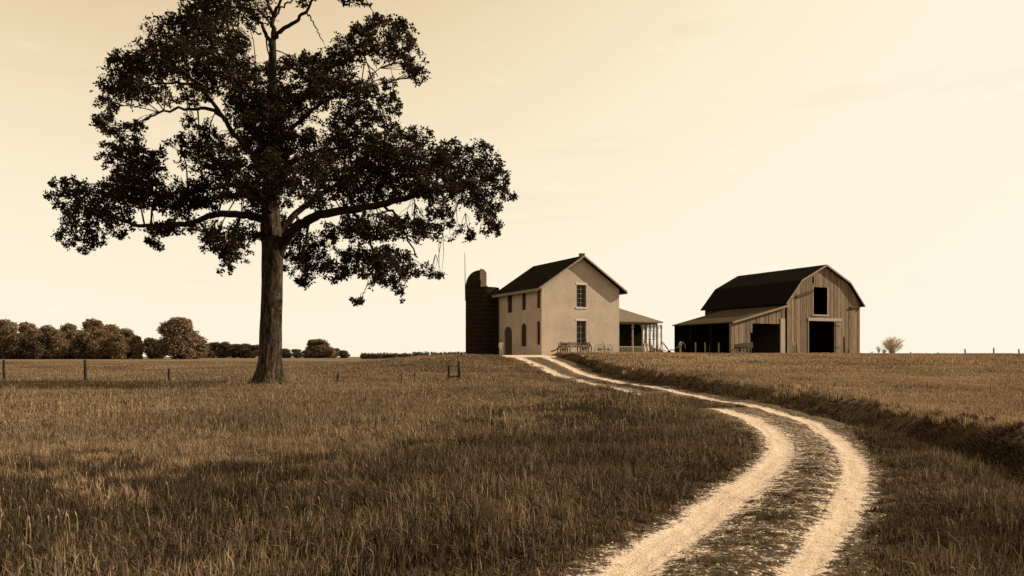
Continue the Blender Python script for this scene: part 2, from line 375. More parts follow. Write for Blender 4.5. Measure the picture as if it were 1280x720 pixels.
def scatter(name, pts, scl, idx, coll, label, cat):
    """one object: a patch of blades instanced on every point"""
    n = len(pts); V = pts.copy()
    e = .3; zx = (gz(V[:, 0]+e, V[:, 1])-gz(V[:, 0]-e, V[:, 1]))/(2*e); zy = (gz(V[:, 0], V[:, 1]+e)-gz(V[:, 0], V[:, 1]-e))/(2*e)
    rots = np.zeros((n, 3)); sp = rng.uniform(0, 2*np.pi, n)
    for i in range(n):
        nrm = Vector((-zx[i]*.9, -zy[i]*.9, 1)).normalized()
        q = Vector((0, 0, 1)).rotation_difference(nrm) @ Euler((0, 0, sp[i])).to_quaternion()
        rots[i] = q.to_euler()
    me = bpy.data.meshes.new(name); me.vertices.add(n); me.vertices.foreach_set('co', V.astype(np.float32).ravel())
    A = me.attributes.new('rot', 'FLOAT_VECTOR', 'POINT'); A.data.foreach_set('vector', rots.astype(np.float32).ravel())
    A = me.attributes.new('scl', 'FLOAT_VECTOR', 'POINT'); A.data.foreach_set('vector', scl.astype(np.float32).ravel())
    A = me.attributes.new('pick', 'INT', 'POINT'); A.data.foreach_set('value', idx.astype(np.int32))
    me.update()
    o = link(name, me, label=label, cat=cat, kind='stuff')
    ng = bpy.data.node_groups.new(name+'_scatter', 'GeometryNodeTree')
    ng.interface.new_socket('Geometry', in_out='INPUT', socket_type='NodeSocketGeometry')
    ng.interface.new_socket('Geometry', in_out='OUTPUT', socket_type='NodeSocketGeometry')
    N = ng.nodes; gi = N.new('NodeGroupInput'); go = N.new('NodeGroupOutput')
    ci = N.new('GeometryNodeCollectionInfo'); ci.inputs[0].default_value = coll; ci.inputs[1].default_value = True; ci.inputs[2].default_value = True
    ip = N.new('GeometryNodeInstanceOnPoints'); ip.inputs['Pick Instance'].default_value = True
    def na(nm, t):
        k = N.new('GeometryNodeInputNamedAttribute'); k.data_type = t; k.inputs[0].default_value = nm; return k.outputs[0]
    L = ng.links
    L.new(gi.outputs[0], ip.inputs['Points']); L.new(ci.outputs[0], ip.inputs['Instance'])
    L.new(na('pick', 'INT'), ip.inputs['Instance Index']); L.new(na('rot', 'FLOAT_VECTOR'), ip.inputs['Rotation']); L.new(na('scl', 'FLOAT_VECTOR'), ip.inputs['Scale'])
    L.new(ip.outputs[0], go.inputs[0])
    md = o.modifiers.new('scatter', 'NODES'); md.node_group = ng
    return o
def coll_of(name, objs):
    c = bpy.data.collections.new(name)
    for o in objs: c.objects.link(o)
    return c
def jgrid(x0f, x1f, y0, y1, step):
    out = []; y = y0
    while y < y1:
        a_, b__ = x0f(y), x1f(y); n = max(int((b__-a_)/step), 0)
        if n: out.append(np.stack([a_+(np.arange(n)+.5)*step+rng.uniform(-.5, .5, n)*step, y+rng.uniform(-.5, .5, n)*step], 1))
        y += step
    return np.concatenate(out)
edge = lambda y: .66*y+2.5
def rutd(P):
    yc = np.clip(P[:, 1], 0, 88)
    a = np.abs(P[:, 0]-rutL(yc))/np.sqrt(1.2); b = np.abs(P[:, 0]-rutR(yc))/np.sqrt(1.2)
    a = np.where(leftw(P[:, 1]) < .5, 9, a); return np.minimum(a, b)
def with_z(P, dz=0): return np.concatenate([P, (gz(P[:, 0], P[:, 1])+dz)[:, None]], 1)
def s3(s, sz): return np.stack([s, s, sz], 1)
def apron(P): return (P[:, 1] > 72) & (P[:, 0] > np.interp(P[:, 1], [72, 76, 80.5, 83, 86, 94], [.3, -1.1, -2.3, -3.6, -4.8, -5.9])) & (P[:, 0] < np.interp(P[:, 1], [72, 76, 80.5, 83, 86, 94], [4.2, 4.0, 4.0, 4.7, 5.7, 3.9]))

# tall straw grass of the left field
near = [blade_patch('t%d' % i, .6, 600, .07, .24, .008, M['tall'], .38, 10+i) for i in range(5)]
mid = [blade_patch('u%d' % i, 1.0, 520, .10, .34, .015, M['tall'], .32, 30+i) for i in range(4)]
far = [blade_patch('w%d' % i, 1.6, 380, .12, .36, .030, M['tall'], .28, 50+i) for i in range(4)]
stk = [stalk_patch('x%d' % i, .9, 22, .14, .34, .005, M['stalk'], 300+i) for i in range(3)]+[stalk_patch('y%d' % i, 1.2, 30, .2, .46, .012, M['stalk'], 310+i) for i in range(3)]
drk = [blade_patch('z%d' % i, .6, 600, .06, .22, .007, M['darktall'], .42, 330+i) for i in range(3)]+[blade_patch('za%d' % i, 1.0, 520, .10, .30, .015, M['darktall'], .36, 340+i) for i in range(3)]
ctall = coll_of('tall_patches', near+mid+far+stk+drk)
def tallsel(P, soft=.9):
    k = tallb(np.clip(P[:, 1], 0, 90))-P[:, 0]+.6*wig(P[:, 0], P[:, 1], .8, 1.)+rng.normal(0, soft*.4, len(P))
    return k > 0, np.clip(.55+k*.25, .5, 1)
parts = []
for (y0, y1, st, lo, hi) in ((3.2, 16, .42, 0, 5), (16, 38, .75, 5, 9), (38, 135, 1.25, 9, 13)):
    P = jgrid(lambda y: -edge(y), lambda y: float(tallb(min(y, 90)))+2 if y < 90 else -6-(y-90)*.1, y0, y1, st)
    ok, sc_ = tallsel(P); ok &= rutd(P) > .7; ok &= ~apron(P)
    if y0 > 30: ok &= ~((P[:, 0] > -7) & (P[:, 1] > 92))
    P, sc_ = P[ok], sc_[ok]
    hz = sc_*(.82+.3*wig(P[:, 0], P[:, 1], .35, 1.4)*.6+rng.uniform(-.12, .12, len(P)))
    if y0 > 30: hz *= .85
    ids = rng.integers(lo, hi, len(P))
    if y0 < 30:
        kk = tallb(P[:, 1])-P[:, 0]; wv = .8*wig(P[:, 0], P[:, 1], .45, 2.)
        pd = np.maximum(.97*(1-sm(5.2, 17, P[:, 1]+2.2*wv)), .95*(1-sm(.5, 6.5, kk+1.6*wv))*sm(8.5, 12, P[:, 1])*(1-sm(28, 37, P[:, 1])))
        ids = np.where(rng.uniform(0, 1, len(P)) < pd, rng.integers(19, 22, len(P)) if y0 < 10 else rng.integers(22, 25, len(P)), ids)
    parts.append((with_z(P), s3(np.ones(len(P)), hz), ids))
for (y0, y1, st, lo, hi, pr) in ((3.2, 17, .6, 13, 16, .62), (17, 60, 1.0, 16, 19, .5)):
    P = jgrid(lambda y: -edge(y), lambda y: float(tallb(min(y, 90)))+1, y0, y1, st)
    ok, _ = tallsel(P); ok &= (rutd(P) > .8) & ~apron(P) & (rng.uniform(0, 1, len(P)) < pr+.4*wig(P[:, 0], P[:, 1], .5, 3.))
    P = P[ok]; parts.append((with_z(P), s3(np.ones(len(P)), rng.uniform(.7, 1.1, len(P))), rng.integers(lo, hi, len(P))))
scatter('tall_grass', *[np.concatenate(x) for x in zip(*parts)], ctall, 'tall dry straw-coloured grass covering the left field around the big tree', 'grass')

# short dark grass of the verges and between the ruts
near = [blade_patch('s%d' % i, .32, 300, .02, .075, .0065, M['short'], .8, 70+i) for i in range(5)]
mid = [blade_patch('q%d' % i, .8, 420, .03, .11, .013, M['short'], .7, 90+i) for i in range(4)]
rough = [blade_patch('r%d' % i, .7, 200, .08, .28, .013, M['short'], .55, 110+i) for i in range(4)]
cshort = coll_of('short_patches', near+mid+rough)
parts = []
for (y0, y1, st, lo, hi) in ((3.2, 17, .20, 0, 5), (17, 84, .6, 5, 9)):
    P = jgrid(lambda y: float(tallb(min(y, 90)))-1.6, lambda y: min(float(bank(min(y, 90)))+.5, edge(y)+2), y0, y1, st)
    d = rutd(P); yc = np.clip(P[:, 1], 0, 88); mid_ = (P[:, 0] > rutL(yc)) & (P[:, 0] < rutR(yc))
    keep = (d > .43+rng.uniform(0, .16, len(P))+.05*wig(P[:, 0], P[:, 1], 2.1, .3)+.12*sm(15, 19, P[:, 1])+.22*sm(32, 50, P[:, 1])+.4*sm(60, 72, P[:, 1])) & ~apron(P)
    prob = np.where(mid_, .35+.6*np.clip((d-.4)/.35, 0, 1), .45+.6*np.clip((d-.4)/.5, 0, 1))
    prob = np.where((P[:, 1] > 32) & mid_, .9, prob)
    keep &= rng.uniform(0, 1, len(P)) < prob
    P = P[keep]; d = d[keep]; mm = mid_[keep]
    hz = (.55+.5*np.clip((d-.3)/1.2, 0, 1))*rng.uniform(.7, 1.3, len(P))*np.where(mm, .7, 1)
    nearrut = np.clip((d-.40)/.45, .38, 1)
    parts.append((with_z(P), s3(rng.uniform(.8, 1.15, len(P))*nearrut, hz*np.clip(nearrut+.1, 0, 1)), rng.integers(lo, hi, len(P))))
# rough growth on the bank and tussocks
P = jgrid(lambda y: float(bank(min(y, 90)))-.35, lambda y: min(float(bank(min(y, 90)))+1.1, edge(y)+4), 3.5, 82, .42)
parts.append((with_z(P), s3(rng.uniform(.8, 1.2, len(P)), rng.uniform(.3, .65, len(P))), rng.integers(9, 13, len(P))))
P = jgrid(lambda y: float(tallb(min(y, 90)))-1, lambda y: float(bank(min(y, 90))), 6, 40, .9)
P = P[(rutd(P) > .6) & (rng.uniform(0, 1, len(P)) < .3)]
parts.append((with_z(P), s3(rng.uniform(.4, .8, len(P)), rng.uniform(.2, .5, len(P))), rng.integers(9, 13, len(P))))
scatter('verge_grass', *[np.concatenate(x) for x in zip(*parts)], cshort, 'short dark grass on the verges, the bank and between the wheel ruts', 'grass')

# loose stones on the track
def stone(name, r_, seed):
    bm = bmesh.new(); bmesh.ops.create_icosphere(bm, subdivisions=1, radius=r_); rr = random.Random(seed)
    for v in bm.verts: v.co = Vector((v.co.x*rr.uniform(.7, 1.4), v.co.y*rr.uniform(.7, 1.3), v.co.z*rr.uniform(.4, .8)))
    me = bpy.data.meshes.new(name); bm.to_mesh(me); bm.free(); me.materials.append(M['stone']); return bpy.data.objects.new(name, me)
M['stone'] = simple_mat('field_stone', .42, .4, 30, .9, sat=.7)
cst = coll_of('stones', [stone('st%d' % i, (.010, .014, .02)[i % 3], i) for i in range(6)])
P = jgrid(lambda y: float(rutL(y))-.8, lambda y: float(rutR(y))+.8, 4.5, 19, .11)
d = rutd(P); P = P[(rng.uniform(0, 1, len(P)) < np.where(d < .22, .16, .5)*np.exp(-((d-.3)/.5)**2))]
scatter('loose_gravel', with_z(P, .004), s3(rng.uniform(.4, 1.3, len(P)), rng.uniform(.4, 1.2, len(P))), rng.integers(0, 6, len(P)), cst, 'small loose stones strewn over the wheel ruts', 'gravel')
# stubble of the right field
near = [blade_patch('c%d' % i, .6, 360, .08, .2, .009, M['crop'], .22, 130+i) for i in range(4)]
mid = [blade_patch('d%d' % i, 1.0, 330, .1, .2, .016, M['crop'], .2, 150+i) for i in range(4)]
far = [blade_patch('e%d' % i, 1.6, 220, .12, .24, .036, M['crop'], .2, 170+i) for i in range(4)]
ccrop = coll_of('crop_patches', near+mid+far)
parts = []
for (y0, y1, st, lo, hi) in ((7, 22, .45, 0, 4), (22, 45, .8, 4, 8), (45, 100, 1.25, 8, 12)):
    P = jgrid(lambda y: float(bank(min(y, 90)))+.6, lambda y: edge(y)+3, y0, y1, st)
    P = P[~apron(P)]
    hz = rng.uniform(.8, 1.1, len(P))*(1+.12*np.sin(P[:, 1]*2.2+.05*P[:, 0]))*(1-.6*sm(62, 80, P[:, 1]))
    parts.append((with_z(P), s3(np.ones(len(P)), hz), rng.integers(lo, hi, len(P))))
scatter('field_stubble', *[np.concatenate(x) for x in zip(*parts)], ccrop, 'even light brown stubble covering the raised field on the right', 'crop')

# ------------------------------------------------------------------ leaves
def leaf_mesh(name, C, rad, per, lsize, mat, seed, aspect=.45, down=.15):
    """clusters of pointed leaves: per leaves radiating from each centre"""
    r = np.random.default_rng(seed); n = len(C)
    A = r.normal(size=(n, per, 3)); A[..., 2] -= down; A /= np.linalg.norm(A, axis=2)[..., None]
    S = r.normal(size=(n, per, 3)); S = np.cross(A, S); S /= np.linalg.norm(S, axis=2)[..., None]
    Lh = (lsize*r.uniform(.65, 1.25, (n, per)))[..., None]; off = C[:, None, :]+A*(rad*r.uniform(.05, .6, (n, per)))[..., None]
    P = np.stack([off, off+A*Lh*.45+S*Lh*aspect*.5, off+A*Lh, off+A*Lh*.5-S*Lh*aspect*.5], 2).reshape(-1, 3)
    F = np.arange(len(P)).reshape(-1, 4)
    return np_mesh(name, P, F, 4)

# ------------------------------------------------------------------ big oak
TY = 40.0; tx = at(334, TY)
def T3(u, v, dy=0): Y = TY+dy; return Vector((at(u, Y), Y, zv(v, Y)))
PX = TY/FPX
oak = empty('oak_tree', (tx, TY, g1(tx, TY)), label='large broad oak tree standing alone in the left field with dark spreading crown', cat='tree')
off = Vector(oak.location)
limbs = [  # (points (u, v, depth), start width px, end width px)
 ([(341,62,0),(334,45,.1),(326,30,.3),(314,18,.5),(300,6,.8),(286,-10,1)], 6, 2.4),
 ([(341,60,0),(341,40,0),(342,20,0),(335,4,.2),(331,-20,.4),(322,-50,.6)], 8, 2),
 ([(342,20,0),(348,6,-.3),(356,-12,-.5),(362,-40,-.7)], 5, 2),
 ([(342,22,0),(352,10,.3),(364,0,.6),(380,-14,.9)], 3.5, 1.6),
 ([(343,46,0),(355,36,-.2),(370,26,-.4),(383,14,-.6),(393,-2,-.8),(410,-24,-1)], 6, 2.4),
 ([(326,42,.2),(316,38,.2),(305,32,.2)], 2.5, 1.2),
 ([(383,16,-.6),(392,28,-.7),(398,42,-.7),(404,52,-.8)], 2, 1),
 ([(346,318,0),(356,300,-.2),(368,286,-.5),(388,274,-.9),(420,265,-1.3),(460,259,-1.6),(500,250,-1.8),(545,236,-2),(590,226,-2)], 17, 5),
 ([(341,300,0),(352,288,.6),(375,262,1.4),(405,240,2.2),(440,222,2.8),(480,208,3.2),(520,196,3.4)], 11, 3.5),
 ([(336,276,0),(318,271,.2),(295,268,.4),(268,268,.5),(248,276,.6),(225,282,.8),(195,284,1),(160,278,1.2),(120,262,1.4)], 12, 3.5),
 ([(336,262,0),(318,240,-.8),(295,232,-1.6),(260,236,-2.3),(220,240,-2.8),(185,245,-3.2)], 8, 2.5),
 ([(337,222,0),(322,200,.3),(306,182,.6),(290,165,.8),(278,146,.9),(262,122,1.1),(240,98,1.4),(212,80,1.6)], 10, 3),
 ([(282,150,.9),(262,136,.6),(235,136,.3),(205,138,0),(180,150,-.3)], 6, 2),
 ([(262,122,1.1),(240,106,1.6),(205,104,2),(165,112,2.2)], 4.5, 1.8),
 ([(338,190,0),(325,168,-.8),(308,140,-1.6),(296,110,-2.2),(276,74,-2.8),(255,40,-3)], 8, 2.5),
 ([(339,240,0),(352,215,-.5),(375,198,-1),(405,188,-1.4),(440,182,-1.6)], 8, 2.5),
 ([(341,170,0),(354,148,.4),(372,124,.8),(395,102,1.2),(425,78,1.4),(455,66,1.5),(485,58,1.6)], 9, 2.5),
 ([(341,195,0),(360,168,-1),(385,142,-1.8),(415,122,-2.4),(445,112,-2.8),(475,118,-3)], 7, 2),
 ([(425,78,1.4),(445,76,1.3),(462,82,1.2),(472,96,1.1)], 2.5, 1.2),
 ([(338,215,0),(330,195,1.5),(322,170,3),(318,135,4.2),(322,100,5)], 8, 2.5),
 ([(339,205,0),(348,180,-1.6),(352,150,-3.2),(350,120,-4.4)], 8, 2.5),
 ([(338,260,0),(345,240,2),(352,225,4),(365,210,5.8)], 8, 2.5),
 ([(338,268,0),(330,250,-2),(320,238,-4),(300,228,-5.6)], 8, 2.5),
 ([(300,268,.4),(296,282,.1),(290,298,-.2),(284,316,-.3)], 4, 1.5),
 ([(388,274,-.9),(384,292,-1.2),(380,312,-1.4),(376,328,-1.5)], 4, 1.5),
 ([(440,262,-1.4),(452,280,-1.5),(464,305,-1.4),(470,335,-1.2),(466,358,-1.1)], 5, 1.6),
 ([(480,255,-1.7),(498,275,-1.5),(510,300,-1.4),(522,322,-1.3)], 4, 1.5),
]
def smooth_pts(pts, k=4):
    P = [Vector(p) for p in pts]; out = []
    for i in range(len(P)-1):
        p0, p1, p2, p3 = P[max(i-1, 0)], P[i], P[i+1], P[min(i+2, len(P)-1)]
        for j in range(k):
            t = j/k
            out.append(.5*((2*p1)+(p2-p0)*t+(2*p0-5*p1+4*p2-p3)*t*t+(3*p1-p0-3*p2+p3)*t**3))
    out.append(P[-1]); return out
mb = MB(); nodes = []
for pts, w0, w1 in limbs:
    P = smooth_pts([T3(*p)-off for p in pts], 5)
    for i in range(1, len(P)-1): P[i] = P[i]+Vector([random.gauss(0, .035) for _ in range(3)])
    n = len(P); rad = [(w0+(w1-w0)*(i/(n-1))**.8)*PX/2 for i in range(n)]
    mb.tube(P, rad, 9)
    nodes += [(P[i], rad[i]) for i in range(n)]
# foliage clumps traced over the crown: u, v, ru, rv, density
K = [(300,8,36,22,1),(255,18,34,24,1),(216,45,34,24,1),(190,76,34,24,1),(160,78,22,16,1),(232,80,36,26,1),(272,52,34,28,1),(288,92,28,28,1),(245,112,26,14,.8),
(150,108,24,20,1),(134,134,14,16,.9),(172,112,26,16,1),(128,152,12,12,.8),(205,120,24,12,.7),(152,165,20,12,1),(124,150,8,8,1),(172,158,14,10,.8),
(134,190,16,12,1),(160,192,22,18,1),(192,190,12,14,.6),(182,216,32,16,1),(150,214,20,12,.9),(240,158,14,14,.8),(250,176,14,14,.9),(262,160,10,12,.8),(270,178,12,12,.8),(100,232,14,10,.8),(160,225,20,14,.9),(224,182,18,14,.5),(248,198,22,18,.7),(284,192,24,16,.8),
(306,160,20,20,.8),(276,214,24,18,.8),(310,120,26,24,1),(318,88,22,14,.9),(296,132,16,12,.8),
(76,228,12,8,1),(88,248,22,18,1),(112,270,28,18,1),(86,292,12,16,1),(104,304,16,12,.9),(140,250,28,22,1.1),(168,240,28,18,1.1),(150,282,20,14,1),(122,296,14,12,.9),(210,246,34,18,1.1),(242,240,24,18,1),
(264,252,22,13,1),(194,292,14,14,.7),(190,306,12,8,.7),(216,286,22,10,.8),(246,282,18,10,.8),(268,298,18,18,.8),(292,306,22,22,1),(284,332,10,12,.8),(308,288,18,16,1),(302,236,24,22,.9),(314,208,18,20,.8),
(324,150,16,26,1),(352,130,16,24,1),(350,100,18,16,1),(328,180,16,24,.9),(354,190,18,24,.9),(325,230,18,22,.9),(355,240,16,24,.9),(322,262,14,14,1),(334,118,14,22,1.2),(344,150,14,22,1.2),(340,210,16,22,1.1),(342,84,12,12,1),(338,245,14,14,1),(300,180,14,12,.8),(318,178,14,14,.9),(370,140,16,16,.9),(430,160,24,14,.9),(470,200,26,16,1),(400,200,24,16,1),(280,236,20,14,.9),(225,262,24,12,1),(330,290,10,10,.8),(350,278,12,14,.8),(300,60,14,14,.6),(350,196,18,20,1.2),(330,200,12,16,1.2),
(368,80,20,14,.8),(392,90,26,20,1),(414,84,24,18,1),(436,64,22,18,1),(462,36,22,14,1),(482,28,22,10,1),(500,46,18,18,1),(512,74,16,16,1),(524,94,12,10,1),(478,62,24,14,.9),(506,30,10,6,.7),(448,48,16,14,.9),
(380,118,26,20,1),(412,112,28,18,1),(442,108,28,16,.9),(468,114,18,12,.7),(486,104,12,8,.8),(396,146,16,10,.4),(436,142,26,18,.7),(472,148,24,18,.8),(492,128,12,12,.7),(374,172,22,16,.7),
(410,180,32,18,.9),(450,182,32,18,1),(488,182,28,20,1.1),(524,170,16,12,1),(502,162,12,8,.7),(530,196,30,20,1.2),(564,186,22,12,1.1),(572,210,30,22,1.2),(600,190,18,12,1),(612,212,18,18,1),(626,226,14,14,1),(636,244,10,8,1),
(590,238,28,18,1.2),(604,262,22,18,.9),(616,286,12,10,.8),(546,232,32,20,1.2),(500,222,34,24,1.2),(460,222,32,22,1.1),(420,222,32,22,1),(382,216,26,22,.9),(392,248,26,12,.9),(440,246,26,12,1),(484,244,24,12,1),
(376,304,16,16,.7),(364,330,14,16,.8),(394,326,18,18,.9),(408,302,14,12,.6),(382,348,10,10,.7),(436,286,24,14,.8),(476,284,30,16,.9),(518,284,26,14,.9),(546,262,22,10,.9),(560,284,18,12,.5),(584,292,10,10,.6),
(446,322,22,16,.8),(486,326,24,16,.9),(512,336,20,10,.8),(538,342,12,7,.7),(466,348,14,10,.8),(450,376,7,6,.7),(496,352,16,10,.8),(504,368,6,6,.7),(420,340,16,12,.6),
(376,4,14,8,.35),(436,-2,22,8,.8),(396,-8,16,8,.5),(456,4,10,3,.6),(300,-24,36,20,.9),(340,-48,40,24,.9),(386,-40,34,20,.9),(430,-18,22,12,.8),(330,-78,30,18,.9),(366,-72,28,16,.9),(266,-8,24,14,.9)]
def seg_closest(p):
    best = min(nodes, key=lambda q: (q[0]-p).length+ (0.9 if q[1] < .05 else 0)); return best
CL = []; twigs = MB()
def half_depth(u, v):
    c = (u-345)/300; w = max(0.05, 1-c*c); return 6.8*math.sqrt(w)*(1-.25*max(0, (60-v)/120))
for (u, v, ru, rv, den) in K:
    ru, rv = ru*1.06, rv*1.06; den = max(den, .85) if den > .55 else den
    if v > 275 and u > 350: ru, rv, den = ru*1.12, rv*1.12, den*1.25
    hd = half_depth(u, v)
    big = ru*rv > 350
    deps = [random.uniform(-hd*.9, hd*.9)] if not big else [random.uniform(.15*hd, hd*.95), random.uniform(-hd*.95, -.15*hd)]
    if v > 275 and u > 350: deps = [random.choice((-1, 1))*random.uniform(2.6, 4.6) for _ in deps]
    for dep in deps:
        c = T3(u, v, dep)-off; s = (TY+dep)/FPX
        rx, rz = ru*s, rv*s; ry = (rx+rz)*.55
        n = max(10, int(ru*rv*.49*den/(len(deps)**.6)))
        q = rng.normal(size=(n, 3)); q /= np.linalg.norm(q, axis=1)[:, None]
        rr = rng.uniform(.18, 1, n)**.5*rng.uniform(.8, 1.12, n)
        # group the leaves into sprigs so that small gaps open between them
        ns = max(5, n//5); sp = q[:ns]*rr[:ns, None]
        pick = rng.integers(0, ns, n); loc = sp[pick]*1.08+rng.normal(0, .10, (n, 3))
        Cc = np.array([c.x, c.y, c.z])+loc*np.array([rx, ry, rz])*1.0
        CL.append(Cc)
        p0, r0 = seg_closest(c)
        L = (c-p0).length; mid = (p0+c)/2+Vector((0, 0, .08*L))+Vector([random.gauss(0, .06*L) for _ in range(3)])
        rb = min(r0*.6, .022+.011*L)
        P = smooth_pts([p0, mid, c], 4); twigs.tube(P, [rb*(1-.6*i/(len(P)-1)) for i in range(len(P))], 5, False)
        nodes.append((mid.copy(), rb*.8))
        for k in range(min(ns, 16)):
            e = Vector((sp[k][0]*rx, sp[k][1]*ry, sp[k][2]*rz))+c; st = P[random.randint(4, len(P)-1)]
            mm = (st+e)/2+Vector([random.gauss(0, .08) for _ in range(3)])+Vector((0, 0, .05))
            twigs.tube([st, mm, e], [.018, .012, .006], 4, False)
CL = np.concatenate(CL)
mb.v and None
n0 = len(mb.v); mb.v += twigs.v; mb.f += [tuple(i+n0 for i in f) for f in twigs.f]
# trunk, with buttresses at the foot
prof = [(333,490,66),(334,483,50),(335.5,474,37),(337,462,31),(337.5,445,28),(338.5,410,26.5),(340,370,25.5),(341,335,25.5),(341,310,25.5),(339,290,25),(338,262,21),(338,230,18.5),(339,195,16),(341,160,12.5),(341,125,10.5),(341,95,9.5),(341,70,9),(341,56,8),(341,50,7)]
P = smooth_pts([(T3(u, v)-off).to_tuple() for u, v, w in prof], 6); W = []
for i in range(len(prof)-1): W += [prof[i][2]+(prof[i+1][2]-prof[i][2])*j/6 for j in range(6)]
W.append(prof[-1][2]); NS = 40; vs = []; fs = []
for i, p in enumerate(P):
    fl = max(0, 1-(p.z)/1.6)**1.6
    for k in range(NS):
        a = 2*math.pi*k/NS
        rr = W[i]*PX/2*(1+.05*math.sin(3*a+p.z*.7)+.03*math.sin(7*a+p.z*1.3)+.025*math.sin(13*a-p.z*2.1)+fl*(.24*math.cos(5*a+.6)+.1*math.cos(3*a)))
        vs.append((p.x+rr*math.cos(a), p.y+rr*math.sin(a), p.z))
for i in range(len(P)-1):
    for k in range(NS): fs.append((i*NS+k, i*NS+(k+1) % NS, (i+1)*NS+(k+1) % NS, (i+1)*NS+k))
tr = MB(); tr.add(vs, fs); trunk = tr.build('trunk', M['bark'], oak, True); trunk.data.materials.append(M['limb'])
for p in trunk.data.polygons: p.material_index = 1 if p.center.z > 10.5 else 0  # upper trunk in darker bark, painting in the shade of the crown
mb.build('limb', M['limb'], oak, True)
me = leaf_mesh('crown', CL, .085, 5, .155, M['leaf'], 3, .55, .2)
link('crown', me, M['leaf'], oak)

# ------------------------------------------------------------------ far trees
def tree_proto(seed, w, h, n, mat, lsize, taper=.5, bare=False):
    """unit far tree, crown about w wide and h high, reaching nearly to the ground"""
    r = np.random.default_rng(seed); lob = []
    for i in range(30):
        a = r.uniform(0, 2*np.pi); t = r.uniform(.08, .93); rr = (w/2)*math.sqrt(max(.05, 1-((t-taper)/(.62))**2))*.62
        d = r.uniform(.2, 1)*rr; lob.append((d*math.cos(a), d*math.sin(a), t*h, r.uniform(.10, .24)*w*(1.2-.5*t)))
    lob.append((0, 0, h*.84, w*.2)); lob.append((0, 0, h*.45, w*.34))
    C = []
    for (x, y, z, s) in lob:
        k = int(n*s*s/(w*w)*2.0); q = r.normal(size=(k, 3)); q /= np.linalg.norm(q, axis=1)[:, None]
        q *= (r.uniform(.2, 1.3, k)**.5)[:, None]; C.append(np.array([x, y, z])+q*s*np.array([1, 1, .9]))
    C = np.concatenate(C); C = C[C[:, 2] > .1]
    cm = leaf_mesh('crown', C, lsize*.5, 3, lsize, mat, seed, .8, 0)
    cm.materials.append(mat)
    t = MB(); t.tube([(0, 0, -.3), (.05, 0, h*.35), (0, .05, h*.75)], [w*.035, w*.028, w*.01], 7)
    for i in range(5):
        a = r.uniform(0, 6.3); t.tube([(0, 0, h*(.2+.1*i)), (math.cos(a)*w*.15, math.sin(a)*w*.15, h*(.32+.1*i)), (math.cos(a)*w*.3, math.sin(a)*w*.3, h*(.42+.1*i))], [w*.014, w*.01, w*.005], 5)
    tm = bpy.data.meshes.new('trunk'); tm.from_pydata([tuple(p) for p in t.v], [], t.f); tm.materials.append(M['limb'])
    return cm, tm, w, h
protos = [tree_proto(200+i, 9, 10, 5200, M['farleaf'], .42, .5) for i in range(3)]
protos += [tree_proto(210+i, 7, 7, 3000, M['farleafdark'], .40, .45) for i in range(2)]
protos.append(tree_proto(220, 11, 11, 8000, M['farleaf'], .42, .42))
def far_tree(u, top, wpx, Y, pi, label, group='trees along the far edge of the left field', rz=None):
    cm, tm, w, h = protos[pi]; X = at(u, Y); g = g1(X, Y); H = zv(top, Y)-g
    o = empty('broadleaf_tree', (X, Y, g-.1), rz if rz is not None else random.uniform(0, 6.3), label=label, cat='tree', group=group)
    s = 1.3*wpx*Y/FPX/w; o.scale = (s, s, H/h)
    for nm, mesh in (('trunk', tm), ('crown', cm)):
        c = bpy.data.objects.new(nm, mesh); COL.objects.link(c); c.parent = o
wood = [(6,400,34,232,0),(34,404,32,236,1),(60,407,30,230,2),(84,405,28,238,0),(117,400,40,231,1),(138,406,32,236,2),(158,411,30,229,0),(171,420,18,226,1),(22,418,30,222,3),(48,420,28,222,4),(98,414,30,242,3)]
places = ['at the left edge of the photo','second along from the left edge','third along from the left edge','behind the gap left of the tallest wood crown','tallest of the wood, right of its middle','just right of the tallest wood crown','near the right end of the wood','small and pale at the right end of the wood','low and dark in front of the wood near the left edge','low and dark in front of the left part of the wood','half hidden between the left and right parts of the wood']
for (u, t, w, Y, pi), pl in zip(wood, places): far_tree(u, t, w, Y, pi, 'bushy wood tree '+pl)
far_tree(226.5, 399, 48, 228, 5, 'round full tree standing apart between the left wood and the big oak')
far_tree(190, 423, 20, 250, 3, 'small dark tree filling the gap right of the left wood')
far_tree(203, 425, 18, 246, 4, 'small dark tree touching the left side of the round tree')
for (u, t, w, Y, pi, pl) in ((13,408,26,225,1,'filling between the first two crowns at the left edge'),(44,410,26,226,2,'filling between the second and third crowns from the left edge'),(72,412,24,224,0,'filling between the third and fourth crowns from the left edge'),(128,412,28,224,2,'low in front of the tallest wood crown'),(148,418,24,223,1,'lowest pale one in front of the right half of the wood')):
    far_tree(u, t, w, Y, pi, 'bushy wood tree '+pl)
low = [(255,431,18,'just right of the round tree'),(267,429,18,'second of the low row right of the round tree'),(280,428,18,'third of the low row right of the round tree'),(293,431,18,'fourth of the low row right of the round tree'),(305,430,18,'fifth of the low row right of the round tree'),(318,432,18,'last of the low row before the oak trunk'),
       (357,436,14,'peeping out just right of the oak trunk'),(371,437,14,'second right of the oak trunk'),(384,438,12,'small and touching the left side of the light crown'),(418,436,14,'just right of the light crown far behind'),(430,438,12,'at the right end of the far tree row')]
for i, (u, t, w, pl) in enumerate(low): far_tree(u, t, w, 330+((i*37) % 20), 3+(i % 2), 'low dark far tree '+pl)
far_tree(400, 424, 32, 325, 0, 'lighter rounded far tree between the oak trunk and the silo')
